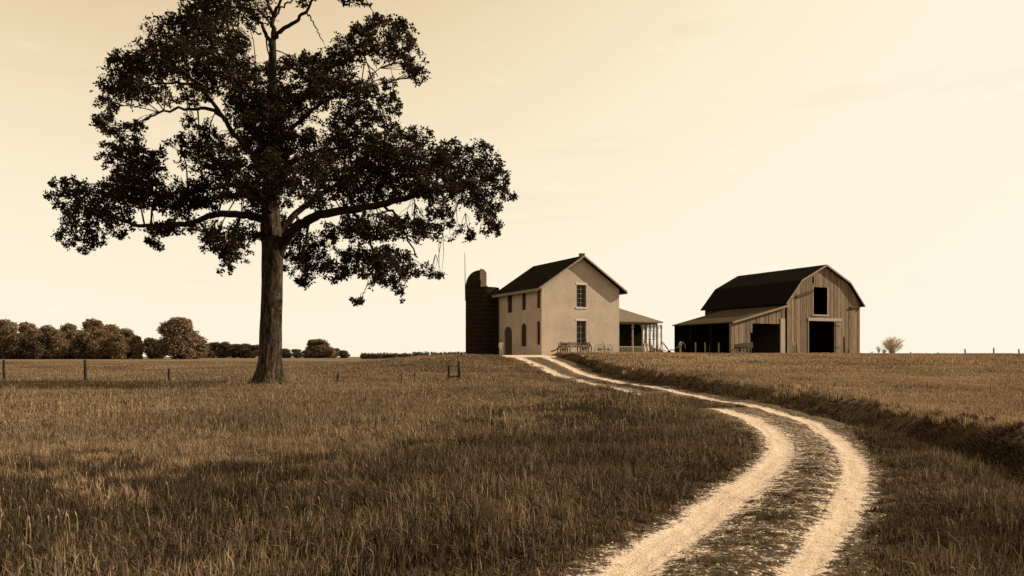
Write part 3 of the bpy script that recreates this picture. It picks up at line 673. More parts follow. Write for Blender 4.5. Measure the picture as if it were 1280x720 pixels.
# low clipped hedge on the horizon, and its two thicker lengths
def hedge(u0, u1, v0, v1, Y, label):
    X0, X1 = at(u0, Y), at(u1, Y); g = g1((X0+X1)/2, Y); H = zv(v0, Y)-g; n = int((X1-X0)*90)
    C = np.stack([rng.uniform(X0, X1, n), rng.normal(Y, .5, n), g+rng.uniform(0, 1, n)**.8*H*(1+.12*np.sin(np.linspace(0, 60, n)))], 1)
    C[:, 2] = np.where(rng.uniform(size=n) < .1, C[:, 2]+.12, C[:, 2])
    c0 = np.array([(X0+X1)/2, Y, g]); me = leaf_mesh('hedge', C-c0, .15, 3, .4, M['farleafdark'], int(u0), .8, 0)
    o = link('hedge', me, M['farleafdark'], label=label, cat='hedge', group='low hedges on the horizon left of the silo'); o.location = c0
hedge(451, 515, 442.6, 447, 240, 'long thin dark hedge on the horizon right of the far trees')
hedge(516, 536, 441.2, 447, 236, 'short knobbly dark hedge on the horizon between two longer ones')
hedge(539, 583, 441.4, 447, 238, 'straight dark hedge on the horizon ending at the silo')

# ------------------------------------------------------------------ walls made of columns with openings
def col_wall(mbx, x0, x1, zb, topf, y0, y1, openings=(), step=None, jit=0, gap=0, arcs=10, breaks=()):
    """vertical pieces between x0 and x1; openings: (xa, xb, za, zfun or z)"""
    br = {round(x0, 4), round(x1, 4)} | set(breaks)
    for (xa, xb, za, zt) in openings:
        br |= {xa, xb}
        if callable(zt): br |= {xa+(xb-xa)*k/arcs for k in range(1, arcs)}
    if step:
        x = x0
        while x < x1: br.add(round(x, 4)); x += step*random.uniform(.8, 1.2)
    br = sorted(br); br2 = [br[0]]
    for x in br[1:]:
        if x-br2[-1] > .012: br2.append(x)
    for a, c in zip(br2[:-1], br2[1:]):
        m_ = (a+c)/2; spans = [(None, None)]
        oy = random.uniform(-jit, jit) if jit else 0
        ops = sorted([(za, zt(m_) if callable(zt) else zt) for (xa, xb, za, zt) in openings if xa-1e-6 <= m_ <= xb+1e-6])
        lo = zb+(random.uniform(-.02, .12) if jit else 0)
        for (za, zt) in ops:
            if za > lo+.02: mbx.prism(a+gap, c-gap, y0+oy, y1+oy, lo, lo, za, za)
            lo = zt
        mbx.prism(a+gap, c-gap, y0+oy, y1+oy, lo, lo, topf(a), topf(c))
def solve(u, o, d):
    """distance along direction d from o (plan) at which photo column u is met"""
    k = (u-U0)/FPX; return (k*o[1]-o[0])/(d[0]-k*d[1])
ANG = math.atan2(.43, .90); S = (math.cos(ANG), math.sin(ANG)); D = (-math.sin(ANG), math.cos(ANG))

# ------------------------------------------------------------------ farmhouse
HY = 86.0; HO = (at(677, HY), HY); WH = solve(774, HO, S); LH = solve(624, HO, D); base = g1(*HO)-.15
house = empty('farmhouse', (HO[0], HO[1], base), ANG, label='two storey plastered farmhouse with dark gable roof beside the silo', cat='house')
def hz(v, Y): return zv(v, Y)-base
EZ = hz(357.5, HY); PZ = hz(322, HY+WH/2*S[1])
def gtop(x): return EZ+(PZ-EZ)*(1-abs(x-WH/2)/(WH/2))
def gx(u): return solve(u, HO, S)
wl, wr = gx(720.8), gx(732.8)
up = (wl, wr, hz(384, 88), hz(356, 88)); dn = (wl, wr, hz(431, 88), hz(401, 88))
mbw = MB(); T = .35
col_wall(mbw, 0, WH, -.3, gtop, 0, T, [(up[0], up[1], up[2], up[3]), (dn[0], dn[1], dn[2], dn[3])], breaks=[WH/2])
# left wall: build along x then turn it round the corner
def gl(u): return solve(u, HO, D)
def yz(u, v): return hz(v, HO[1]+gl(u)*D[1])
lw = MB(); LO = []
def arch(x0, x1, zs): return lambda x: zs+math.sqrt(max(0, 1-((x-(x0+x1)/2)/((x1-x0)/2))**2))*(x1-x0)*.42
for (u0, u1, v0, v1, ar) in ((634,640,367.5,391,0),(652.2,657.2,364.5,387.5,0),(671,675,362,385,0),(630,640,408,446,1),(651.2,658,404,433,1),(670.8,675.2,401,431,1)):
    a, c = sorted((gl(u0), gl(u1))); um = (u0+u1)/2; zt, z0 = yz(um, v0), yz(um, v1)
    if v1 > 440: z0 = .2
    LO.append((a, c, z0, zt, ar))
col_wall(lw, T+.002, LH, -.3, lambda x: EZ, 0, T, [(a, c, z0, arch(a, c, zt-(c-a)*.42) if ar else zt) for a, c, z0, zt, ar in LO])
lw.v = [(y, x, z) for x, y, z in lw.v]; lw.f = [tuple(reversed(f)) for f in lw.f]
mbw.add(lw.v, lw.f)
mbw.box(WH-T, WH, T+.002, LH, -.3, EZ)
bw = MB(); col_wall(bw, T+.002, WH-T-.002, -.3, gtop, LH-T, LH, breaks=[WH/2]); mbw.add(bw.v, bw.f)
mbw.build('wall', M['stucco'], house)
# roof
def gable_roof(parent, w, l, ez, pz, ov, rake, th, mat, trim, x0=0):
    sl = (pz-ez)/(w/2); r = MB(); f = MB()
    for sgn in (0, 1):
        xe, xr = (-ov, w/2) if sgn == 0 else (w+ov, w/2)
        ze = ez-sl*ov
        q = [(xe, -rake, ze+th), (xr, -rake, pz+th), (xr, l+rake, pz+th), (xe, l+rake, ze+th)]
        if sgn == 0: q = q[::-1]
        q = [(x+x0, y, z) for x, y, z in q]; r.slab(q, th-.02)
        for yy in (-rake-.05, l+rake+.003):
            xs = sorted((xe, xr)); za, zb_ = (ze, pz) if sgn == 0 else (pz, ze)
            f.prism(xs[0]+x0, xs[1]+x0, yy, yy+.047, za+.0, zb_+.0, za+th+.01, zb_+th+.01)
        ex = xe-.05 if sgn == 0 else xe+.003
        f.box(ex+x0, ex+.047+x0, -rake, l+rake, ze-.12, ze+th-.03)
    o = r.build('roof', mat, parent); f.build('fascia', trim, o)
    return o
roof = gable_roof(house, WH, LH, EZ, PZ, .62, .6, .18, M['roof'], M['oldtrim'])
MB().box(WH/2-.22, WH/2+.22, -.35, .1, PZ-.1, PZ+.34).box(WH/2-.26, WH/2+.26, -.39, .14, PZ+.34, PZ+.41).build('chimney', M['chimney'], roof)
# soffit blocks at the eave returns
def window(parent, x0, x1, z0, z1, side='front', panes=(2, 4), arched=False, trim=M['trim'], surround=True, name='window', door=False):
    """sashes set .16 m inside the wall; side 'left' swaps x and y"""
    fr = MB(); w = x1-x0; t = .07
    ztop = z1
    fr.box(x0, x0+t, .14, .22, z0, z1); fr.box(x1-t, x1, .14, .22, z0, z1); fr.box(x0+t, x1-t, .14, .22, z0, z0+t); fr.box(x0+t, x1-t, .14, .22, z1-t, z1)
    for i in range(1, panes[0]):
        xx = x0+w*i/panes[0]; fr.box(xx-.02, xx+.02, .15, .2, z0+t, z1-t)
    for j in range(1, panes[1]):
        zz = z0+(z1-z0)*j/panes[1]; fr.box(x0+t, x1-t, .155, .195, zz-.02, zz+.02)
    gl_ = MB().box(x0+.01, x1-.01, .225, .24, z0+.01, z1-.01)
    sl = MB(); 
    if surround:
        sl.box(x0-.12, x1+.12, -.07, .10, z0-.16, z0-.003)
    objs = []
    fo = fr; 
    def turn(m_):
        if side == 'left':
            m_.v = [(y, x, z) for x, y, z in m_.v]; m_.f = [tuple(reversed(f)) for f in m_.f]
        return m_
    f_o = turn(fr).build(name, trim, parent); turn(gl_).build('pane', M['glass'], f_o)
    if surround:
        turn(sl).build('sill', M['trim'], f_o); turn(MB().box(x0-.12, x1+.12, -.03, .05, z1+.003, z1+.2)).build('lintel', M['trim'], f_o)
window(house, *up, panes=(2, 5), trim=M['oldtrim']); window(house, *dn, panes=(2, 4), trim=M['oldtrim'])
for a, c, z0, zt, ar in LO:
    if z0 < .5:
        dd = MB().box(a, c, .18, .25, z0, zt); dd.v = [(y, x, z) for x, y, z in dd.v]; dd.f = [tuple(reversed(f)) for f in dd.f]
        do = dd.build('door', M['darkwood'], house)
        kb = MB().tube([(.17, a+.35, 1.3), (.12, a+.35, 1.3)], .035, 8); kb.build('handle', M['iron'], do)
    else: window(house, a, c, z0, zt, 'left', (2, 4), trim=M['darkwood'], surround=False)
# porch on the right side wall
PX0, PX1 = WH+.003, WH+5.6; PY0, PY1 = .9, 8.6
Ppt = lambda x, y: (HO[0]+S[0]*x+D[0]*y, HO[1]+S[1]*x+D[1]*y)
ez_p = hz(402.5, Ppt(PX1, PY0)[1]); tz_p = hz(378, Ppt(PX0, PY0+1)[1]); 
pr = MB(); ye = PY0-.45; yb = PY1+.45; xe = PX1+.45
A0, A1, A2, A3 = (PX0, PY0+2.4, tz_p), (PX0, PY1-2.4, tz_p), (PX0, ye, ez_p), (xe, ye, ez_p)
A4, A5 = (xe, yb, ez_p), (PX0, yb, ez_p)
def tri_slab(m_, pts, t):
    n = len(pts); m_.add(list(pts)+[(x, y, z-t) for x, y, z in pts], [tuple(range(n)), tuple(range(2*n-1, n-1, -1))]+[(i, i+n, (i+1) % n+n, (i+1) % n) for i in range(n)])
tri_slab(pr, [A2, A3, A0], .12); tri_slab(pr, [A3, A4, A1, A0], .12); tri_slab(pr, [A4, A5, A1], .12)
porch = pr.build('porch_roof', M['porchroof'], house)
MB().box(PX0, PX1, PY0, PY0+.12, ez_p-.30, ez_p-.13).box(PX1-.12, PX1, PY0+.123, PY1-.123, ez_p-.30, ez_p-.13).box(PX0, PX1, PY1-.12, PY1, ez_p-.30, ez_p-.13).build('porch_beam', M['oldtrim'], porch)
MB().box(PX0, PX1+.2, PY0-.2, PY1+.2, -.3, .28).build('porch_floor', M['oldtrim'], porch)
# boarded back room under the porch (its boards black, painting in the shade)
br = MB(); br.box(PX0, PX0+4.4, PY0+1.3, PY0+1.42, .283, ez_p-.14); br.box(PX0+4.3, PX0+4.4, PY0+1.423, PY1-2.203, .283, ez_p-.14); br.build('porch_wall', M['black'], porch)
def turned(x, y, z0, z1, r=.09):
    return MB().lathe((x, y, 0), [(r*1.3, z0), (r*1.3, z0+.5), (r*.7, z0+.6), (r*1.15, z0+1.0), (r*.8, z0+1.6), (r*1.1, z0+2.0), (r*.75, z1-.5), (r*1.3, z1-.4), (r*1.3, z1)], 10)
posts = [(solve(u, (HO[0]+D[0]*PY0, HO[1]+D[1]*PY0), S), PY0+.06) for u in (791, 803.5, 808.5, 813, 817.5, 822.5, 827)]+[(PX1-.06, y) for y in (PY0+.06, 3.2, 5.8, PY1-.06)]+[(PX0+4.4, PY1-.06)]
for (x, y) in posts:
    turned(x, y, .283, ez_p-.303, .10).build('porch_post', M['palepost'] if x > PX0+2 else M['oldtrim'], porch, True)
rl = MB(); rl.box(PX0+.1, PX0+4.2, PY0-.03, PY0-.01+.0, 1.05, 1.13)
for k in range(26): rl.box(PX0+.15+k*.16, PX0+.19+k*.16, PY0-.03, PY0-.01, .3, 1.05)
lt = MB(); xa_, xb_ = posts[1][0], posts[5][0]; k = 0; xx = xa_
while xx < xb_:
    zt_ = ez_p-.35-.25*abs(math.sin(k*1.7)); lt.tube([(xx, PY0+.2, .3), (xx+.10*math.sin(k*2.1), PY0+.2, zt_*.4), (xx-.10*math.sin(k*1.3), PY0+.2, zt_*.7), (xx+.06, PY0+.2, zt_)], .028, 5); xx += .21; k += 1
for z in (.9, 1.9, 2.9): lt.box(xa_, xb_, PY0+.18, PY0+.22, z, z+.05)
lt.build('trellis', M['palepost'], porch)
rl.build('railing', M['palepost'], porch)
# light curly brackets between the posts
bk = MB()
for (x, y) in posts[1:6]:
    for sg in (-1, 1):
        bk.tube([(x+sg*.05, y, ez_p-.95), (x+sg*.12, y, ez_p-.6), (x+sg*.38, y, ez_p-.36)], .035, 6)
bk.build('bracket', M['palepost'], porch)
# steps
MB().box(PX0+3.2, PX0+4.4, PY0-.75, PY0-.203, -.3, .1).build('step', M['oldtrim'], porch)

# ------------------------------------------------------------------ silo
SY = 97.3; sx = at(603, SY); sr = 21*SY/FPX; sb = g1(sx, SY)-.1
silo = empty('silo', (sx, SY, sb), label='tall dark round silo with broken half dome and pale chute left of the farmhouse', cat='silo')
st = zv(360, SY)-sb; dt = zv(337.5, SY)-sb
w = MB(); n = 40
prof_s = [(sr, -.3), (sr, st)]
w.lathe((0, 0, 0), prof_s, n); wall_s = w.build('wall', M['silo'], silo)
hp = MB()
for k in range(1, 16): hp.ring((0, 0, st*k/16), (0, 0, 1.0001), sr+.015, .02, 40) if False else hp.tube([(math.cos(a_)*(sr+.006), math.sin(a_)*(sr+.006), st*k/16) for a_ in [2*math.pi*j/40 for j in range(41)]], .015, 5, False)
hp.build('hoop', M['darkwood'], wall_s)
# half dome on the left, closed by an upright face
dm_ = MB(); vs = []; fs = []; NA, NR = 18, 9; cutx = (601.5-603)*SY/FPX
a0 = math.acos(cutx/sr)
for i in range(NR+1):
    ph = (math.pi/2)*i/NR; rr = sr*1.015*math.cos(ph)**.8 if i < NR else .02; zz = st+(dt-st)*math.sin(ph)
    for j in range(NA+1):
        aa = a0+(2*math.pi-2*a0)*j/NA; x = min(rr*math.cos(aa), cutx); vs.append((x, rr*math.sin(aa), zz))
for i in range(NR):
    for j in range(NA): fs.append((i*(NA+1)+j, i*(NA+1)+j+1, (i+1)*(NA+1)+j+1, (i+1)*(NA+1)+j))
fs.append(tuple(i*(NA+1) for i in range(NR+1))+tuple(i*(NA+1)+NA for i in range(NR-1, -1, -1)))
dm_.add(vs, fs).build('dome', M['silo'], silo)
cx0, cx1 = (600.8-603)*SY/FPX, (608.8-603)*SY/FPX
ch = MB(); ch.prism(cx0, cx1-.25, -sr*.95, -sr*.35, st+.15, st+.15, dt-.02, dt-.12); ch.prism(cx1-.25, cx1, -sr*.95, -sr*.35, st+.15, st+.15, dt-.12, dt-.5)
ch.box(cx0-.05, cx1+.12, -sr*1.0, -sr*.3, st+.003, st+.15)
ch.build('chute', M['concrete'], silo, bevel=.03)
MB().tube([(-sr+.0, -.25, st-1.5), (-sr-.03, -.25, st-.2), (-sr-.08, -.25, zv(316, SY)-sb)], [.05, .045, .03], 6).build('lightning_rod', M['iron'], silo)

# ------------------------------------------------------------------ barn
BY = 92.0; BO = (at(984, BY), BY); WB = solve(1075, BO, S); Ym = BY+WB/2*S[1]; LB = solve(924.6, (BO[0]+S[0]*WB/2, BO[1]+S[1]*WB/2), D)
bb = g1(*BO)-.15
barn = empty('barn', (BO[0], BO[1], bb), ANG, label='weathered plank barn with dark gambrel roof and open lean-to shed', cat='barn')
def bz(v, Y): return zv(v, Y)-bb
EB, KB, PB = bz(376, BY), bz(351.5, BY+.8), bz(332.5, Ym); kx = 1.85
def btop(x):
    x = min(x, WB-x)
    return EB+(KB-EB)*x/kx if x < kx else KB+(PB-KB)*(x-kx)/(WB/2-kx)
def bx(u): return solve(u, BO, S)
def byz(u, v): return bz(v, BY+bx(u)*S[1])
l0, l1 = bx(1016.6), bx(1034); lz0, lz1 = byz(1025, 393), byz(1025, 359)
d0, d1 = bx(1010.8), bx(1042.6); dz1 = byz(1026, 401.5)
pw = MB()
col_wall(pw, 0, WB, 0, lambda x: btop(x)-.03, 0, .05, [(l0, l1, lz0, lz1), (d0, d1, -.5, dz1), (bx(1015.4), bx(1017.6), byz(1016, 354), byz(1016, 346))], step=.27, jit=.018, gap=.008, breaks=[WB/2, kx, WB-kx])
pw.build('wall', M['plank'], barn, label='weathered grey-brown plank gable wall')
sw = MB()
sw.box(0, .1, .06, LB, -.3, EB-.05); sw.box(WB-.1, WB, .06, LB, -.3, EB-.05)
b2 = MB(); col_wall(b2, .103, WB-.103, -.3, lambda x: btop(x)-.05, LB-.1, LB, breaks=[WB/2, kx, WB-kx]); sw.add(b2.v, b2.f)
sw.box(.11, WB-.11, .08, .14, lz0-.5, lz0-.4)  # loft joist
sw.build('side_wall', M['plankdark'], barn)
# black lining behind the gable boards so that light does not leak between them
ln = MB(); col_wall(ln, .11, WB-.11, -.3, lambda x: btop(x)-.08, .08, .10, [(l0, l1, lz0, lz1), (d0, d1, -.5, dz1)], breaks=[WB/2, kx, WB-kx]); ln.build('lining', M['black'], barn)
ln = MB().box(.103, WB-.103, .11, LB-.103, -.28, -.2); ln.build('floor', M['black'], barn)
rf = MB(); tr_ = MB(); th = .14; ov = .42; rk = .35
kp = [(-ov, EB-(KB-EB)/kx*ov*.8), (kx, KB), (WB/2, PB), (WB-kx, KB), (WB+ov, EB-(KB-EB)/kx*ov*.8)]
for (xa, za), (xb, zb_) in zip(kp[:-1], kp[1:]):
    rf.slab([(xa, -rk, za+th), (xb, -rk, zb_+th), (xb, LB+rk, zb_+th), (xa, LB+rk, za+th)], th-.01)
    tr_.prism(xa, xb, -rk-.045, -rk-.003, za-.05, zb_-.05, za+th+.01, zb_+th+.01)
ro = rf.build('roof', M['roof'], barn); tr_.build('fascia', M['oldtrim'], ro)
# trims round the openings
fr = MB(); fr.box(l0-.14, l0-.003, -.04, -.022, lz0-.2, lz1+.1).box(l1+.003, l1+.14, -.04, -.022, lz0-.2, lz1+.1).box(l0-.2, l1+.2, -.07, -.024, lz0-.2, lz0-.05).build('loft_frame', M['palepost'], barn)
MB().box(d0-.12, bx(1052), -.09, -.024, dz1+.02, dz1+.36).build('door_lintel', M['palepost'], barn)
MB().box(d0-.12, d0-.003, -.05, -.022, .1, dz1).build('door_jamb', M['oldtrim'], barn); MB().box(d1+.003, d1+.14, -.05, -.022, .1, dz1).build('door_jamb', M['oldtrim'], barn)
dp = MB(); x = d1+.16
while x < bx(1052.5): dp.box(x, x+.19, -.10, -.05, .2, dz1-.05); x += .2
dr = dp.build('door', M['plank'], barn, label='plank door slid open against the right side of the doorway')
for z_ in (dz1-.55, 1.0): MB().box(d1+.2, d1+.75, -.135, -.103, z_, z_+.13).build('hinge', M['iron'], dr)
# tilted board left of the loft, its shadow drawn into it, and stub under right eave
q0 = (bx(995), byz(995, 371)); q1 = (bx(1016), byz(1016, 363.5))
MB().prism(q0[0], q1[0], -.16, -.03, q0[1]-.14, q1[1]-.14, q0[1]+.14, q1[1]+.10).build('hoist_arm_and_shadow', M['darkwood'], barn)
q0 = (bx(1062), byz(1062, 385)); q1 = (bx(1074.5), byz(1074, 383))
MB().prism(q0[0], q1[0], -.2, -.03, q0[1]-.1, q1[1]-.1, q0[1]+.12, q1[1]+.12).build('eave_bracket', M['darkwood'], barn)
# lean-to on the left side
WL = -solve(914, BO, S); LL = 9.9
lzb = bz(382.5, BY); lze = bz(403.5, BY-WL*S[1])
def ltop(x): return lze+(lzb-lze)*(x+WL)/WL
sl = (lzb-lze)/WL; lr = MB(); yb_ = LL+.3
lr.slab([(-WL-.12, -.35, lze-sl*.12+.12), (-.003, -.35, lzb+.12), (-.003, yb_, lzb+.12), (-WL-.12, yb_, lze-sl*.12+.12)], .10)
lean = lr.build('shed_roof', M['leanroof'], barn, label='rusty shallow lean-to roof left of the barn')
MB().prism(-WL-.12, -.01, -.395, -.353, lze-sl*.12-.06, lzb-.06, lze-sl*.12+.14, lzb+.14).build('fascia', M['oldtrim'], lean)
o0, o1 = bx(936.5), bx(974.8); oz = byz(955, 404.5)
lw_ = MB(); col_wall(lw_, -WL, bx(981), 0, lambda x: ltop(x)-.02, 0, .05, [(o0, o1, -.5, lambda x: oz if x > o0+.45 else (1.2 if x < o0+.12 else 2.6))], step=.25, jit=.02, gap=.008, arcs=8)
lw_.build('shed_wall', M['plank'], barn, label='plank front wall of the lean-to with wide opening')
MB().box(bx(975.2), bx(980.8), -.08, -.03, -.1, byz(978, 398)).build('door_post', M['palepost'], barn)
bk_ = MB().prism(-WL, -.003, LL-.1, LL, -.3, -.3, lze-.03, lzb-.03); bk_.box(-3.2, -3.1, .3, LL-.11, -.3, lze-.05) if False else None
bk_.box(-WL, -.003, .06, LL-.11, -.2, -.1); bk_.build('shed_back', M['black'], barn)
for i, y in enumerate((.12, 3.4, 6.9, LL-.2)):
    MB().box(-WL-.07, -WL+.11, y-.09, y+.09, -.3, lze-.03).build('shed_post', M['black'] if i else M['oldtrim'], barn)  # rear posts blackened to paint in the shade of the open side
MB().box(-WL-.09, -WL+.13, .0, LL, lze-.028, lze+.0).build('shed_beam', M['darkwood'], barn)

# pale posts and loose things standing in the dark of the lean-to and about the yard
def local_barn(x, y): return (BO[0]+S[0]*x+D[0]*y, BO[1]+S[1]*x+D[1]*y)
def upright(u, Y, top, wpx, mat, label, group=None):
    X = at(u, Y); g = g1(X, Y); H = zv(top, Y)-g
    r = wpx*Y/FPX/2; P = [(0, 0, -.3), (random.uniform(-.01, .01), 0, H*.5), (random.uniform(-.03, .03), 0, H)]
    mbp = MB().tube(P, [r, r*.96, r*.85], 8)
    o = mbp.build('wooden_post', mat, None, True, label=label, cat='post', group=group); o.location = (X, Y, g); return o
for u, top, pl in ((869.5,428,'leftmost of the pale posts standing inside the dark lean-to'),(881.5,428,'second pale post from the left inside the dark lean-to'),(887.5,431,'third and shortest pale post inside the dark lean-to'),(898.5,428,'widest and rightmost pale post inside the dark lean-to')):
    Yp = 93.2-(u-869)*.05
    upright(u, Yp, top, 2.6 if u > 890 else 2, M['palepost'], pl, 'pale posts in the lean-to')
upright(996, 90.5, 430, 1.6, M['darkwood'], 'dark stake leaning near the barn gable wall, left of the doorway')
upright(991.5, 90.5, 428, 2.2, M['palepost'], 'pale stake by the corner of the barn gable wall')
upright(1055.3, 93.0, 421, 2.6, M['darkwood'], 'dark tall plank stood against the barn gable right of the doorway')
upright(1060.5, 93.6, 437, 2.2, M['darkwood'], 'short dark stump post against the barn gable near its right corner')

# ------------------------------------------------------------------ yard things
def wheel(mbx, c, ax, r, spokes=10, rim=.045, hub=.08):
    c = Vector(c); mbx.ring(c, ax, r, rim, 28)
    a = Vector(ax).normalized(); p = a.cross(Vector((0, 0, 1))).normalized(); q = a.cross(p)
    for k in range(spokes):
        t = 2*math.pi*k/spokes; mbx.tube([c, c+(p*math.cos(t)+q*math.sin(t))*r], .022, 5)
    mbx.tube([c-a*.12, c+a*.12], hub, 10)
def placed(name, u, Y, label, cat, rz=0):
    X = at(u, Y); o = empty(name, (X, Y, g1(X, Y)), rz, label=label, cat=cat); o.scale = (1.15, 1.15, 1.2); return o
# hay wagon in front of the gable
wg = placed('farm_wagon', 717, 83.5, 'old open farm wagon with spoked wheels parked in front of the house gable', 'wagon', R(6))
bd = MB().box(-1.25, 1.35, -.5, .5, .62, .70)
for z in (.78, .92): bd.box(-1.25, 1.35, -.54, -.503, z, z+.09); bd.box(-1.25, 1.35, .503, .54, z, z+.09)
for x in (-1.2, -.5, .2, .9, 1.3): bd.box(x-.03, x+.03, -.575, -.543, .6, 1.12)
bd.build('bed', M['oldtrim'], wg)
for (x, y, r) in ((-.85, -.68, .44), (.95, -.68, .50), (-.85, .68, .44), (.95, .68, .50)):
    w_ = MB(); wheel(w_, (x, y, r), (0, 1, 0), r); w_.build('wheel', M['iron'], wg)
MB().box(.35, 1.15, -.3, .3, .95, 1.03).box(.98, 1.06, -.3, .3, 1.033, 1.30).build('seat', M['darkwood'], wg)
MB().tube([(-1.25, 0, .6), (-1.7, 0, .34), (-2.0, 0, .28)], .05, 6).build('drawbar', M['darkwood'], wg)
# two loose wheels and a seeder-like rake
for (u, ti, r, mt, lb) in ((750, .5, .5, 'palepost', 'pale wagon wheel leaning on the house wall right of the lower window'), (762, -.45, .52, 'palepost', 'pale wagon wheel leaning nearest the right corner of the house gable')):
    o = placed('wagon_wheel', u, 86.2, lb, 'wheel', R(18 if u < 756 else 38)); o.rotation_euler = (R(-9), 0, R(22 if u < 756 else 40))
    w_ = MB(); wheel(w_, (0, 0, r), (0, 1, 0), r, 10, .05); w_.build('rim', M[mt], o)
rk_ = placed('hay_rake', 755.5, 84.9, 'small dark hay rake between the two pale wagon wheels', 'farm tool', R(20))
rb_ = MB().box(-.7, .7, -.03, .03, .5, .56).tube([(0, 0, .53), (.1, .3, .9), (.05, .5, 1.15)], .03, 6); rb_.build('frame', M['iron'], rk_)
tn = MB()
for k in range(12):
    x = -.66+k*.12; tn.tube([(x, 0, .5), (x, -.28, .35), (x, -.2, .02)], .012, 4)
tn.build('tine', M['iron'], rk_)
# before the porch
cn = [(804.6, 88.6, 'milk_can', 'tall pale milk can at the left end of the row before the porch'), (808.5, 88.9, 'milk_can', 'second pale milk can from the left before the porch'), (826.5, 90.3, 'milk_can', 'pale milk can at the right end of the row before the porch')]
for u, Y, nm, lb in cn:
    o = placed(nm, u, Y, lb, 'milk can'); s = random.uniform(.95, 1.25)
    MB().lathe((0, 0, 0), [(.17*s, 0), (.18*s, .03), (.18*s, .5*s), (.10*s, .66*s), (.10*s, .74*s), (.13*s, .78*s)], 14).build('body', M['paleiron'], o, True)
    MB().lathe((0, 0, 0), [(.12*s, .781*s), (.13*s, .83*s), (.03*s, .86*s)], 14).build('lid', M['paleiron'], o, True)
    MB().ring((.19*s, 0, .58*s), (0, 1, 0), .07, .012, 12).build('handle', M['paleiron'], o)
bs = placed('barrel', 815, 89.4, 'pale wooden barrel standing among the milk cans before the porch', 'barrel')
MB().lathe((0, 0, 0), [(.24, 0), (.3, .25), (.32, .45), (.3, .65), (.24, .9)], 18).build('staves', M['palepost'], bs, True)
hb = MB()
for z, r in ((.12, .278), (.3, .312), (.62, .308), (.8, .268)): hb.tube([(math.cos(a_)*r, math.sin(a_)*r, z) for a_ in [2*math.pi*j/20 for j in range(21)]], .014, 5, False)
hb.build('hoop', M['iron'], bs)
cr_ = placed('wheelbarrow', 821.5, 89.2, 'pale wooden wheelbarrow tipped beside the barrel before the porch', 'wheelbarrow', R(-20))
MB().slab([(-.35, -.25, .6), (.35, -.25, .5), (.35, .25, .5), (-.35, .25, .6)], .04).slab([(.33, -.25, .95), (.37, -.25, .5), (.37, .25, .5), (.33, .25, .95)], .04).build('tray', M['palepost'], cr_)
w_ = MB(); wheel(w_, (.62, 0, .24), (0, 1, 0), .22, 6, .03, .04); w_.build('wheel', M['iron'], cr_)
for sgn in (-1, 1):
    MB().tube([(.62, sgn*.08, .24), (0, sgn*.2, .48), (-.9, sgn*.3, .72)], .025, 6).build('handle', M['darkwood'], cr_)
    MB().tube([(-.3, sgn*.22, .53), (-.38, sgn*.24, 0)], .025, 6).build('leg', M['darkwood'], cr_)
pl = placed('walking_plough', 836.5, 90.5, 'dark iron walking plough with raised handles between porch and lean-to', 'plough', R(8))
MB().tube([(.9, 0, .35), (.2, 0, .5), (-.2, 0, .3)], .045, 6).build('beam', M['darkwood'], pl)
for sgn in (-1, 1): MB().tube([(.1, 0, .2), (-.3, sgn*.12, .75), (-.75, sgn*.26, 1.25)], .03, 6).build('handle', M['darkwood'], pl)
MB().add([(-.15, 0, .02), (.45, 0, .02), (.1, .02, .42), (-.2, .25, .3), (-.35, .2, .05)], [(0, 1, 2), (0, 2, 3, 4), (2, 1, 0), (4, 3, 2, 0)]).build('share', M['iron'], pl)
w_ = MB(); wheel(w_, (.75, .06, .2), (0, 1, 0), .19, 6, .02, .03); w_.build('wheel', M['iron'], pl)
pu = placed('water_pump', 850.5, 90.5, 'small pale hand water pump at the left corner of the lean-to', 'water pump', R(160))
MB().lathe((0, 0, 0), [(.2, 0), (.2, .05), (.11, .1), (.10, .75), (.17, .82), (.18, 1.02), (.13, 1.16), (.04, 1.22)], 14).build('body', M['paleiron'], pu, True)
MB().tube([(.1, 0, .72), (.32, 0, .72), (.36, 0, .62)], [.05, .045, .045], 8).build('spout', M['paleiron'], pu, True)
MB().tube([(0, 0, 1.18), (-.2, 0, 1.25), (-.42, 0, .95), (-.48, 0, .6)], .025, 6).build('handle', M['paleiron'], pu)
# cart in front of the lean-to
ct = placed('hand_cart', 929, 87.6, 'dark two-wheeled hand cart before the lean-to front wall', 'cart', R(24))
MB().box(-.6, .75, -.4, .4, .62, .7).prism(-.6, .75, -.44, -.403, .55, .62, .95, 1.15).prism(-.6, .75, .403, .44, .55, .62, .95, 1.15).build('bed', M['darkwood'], ct)
for sgn in (-1, 1):
    w_ = MB(); wheel(w_, (.05, sgn*.55, .42), (0, 1, 0), .4, 10, .035); w_.build('wheel', M['iron'], ct)
    MB().tube([(-.5, sgn*.38, .6), (-1.3, sgn*.34, .25)], .03, 6).build('handle', M['darkwood'], ct)
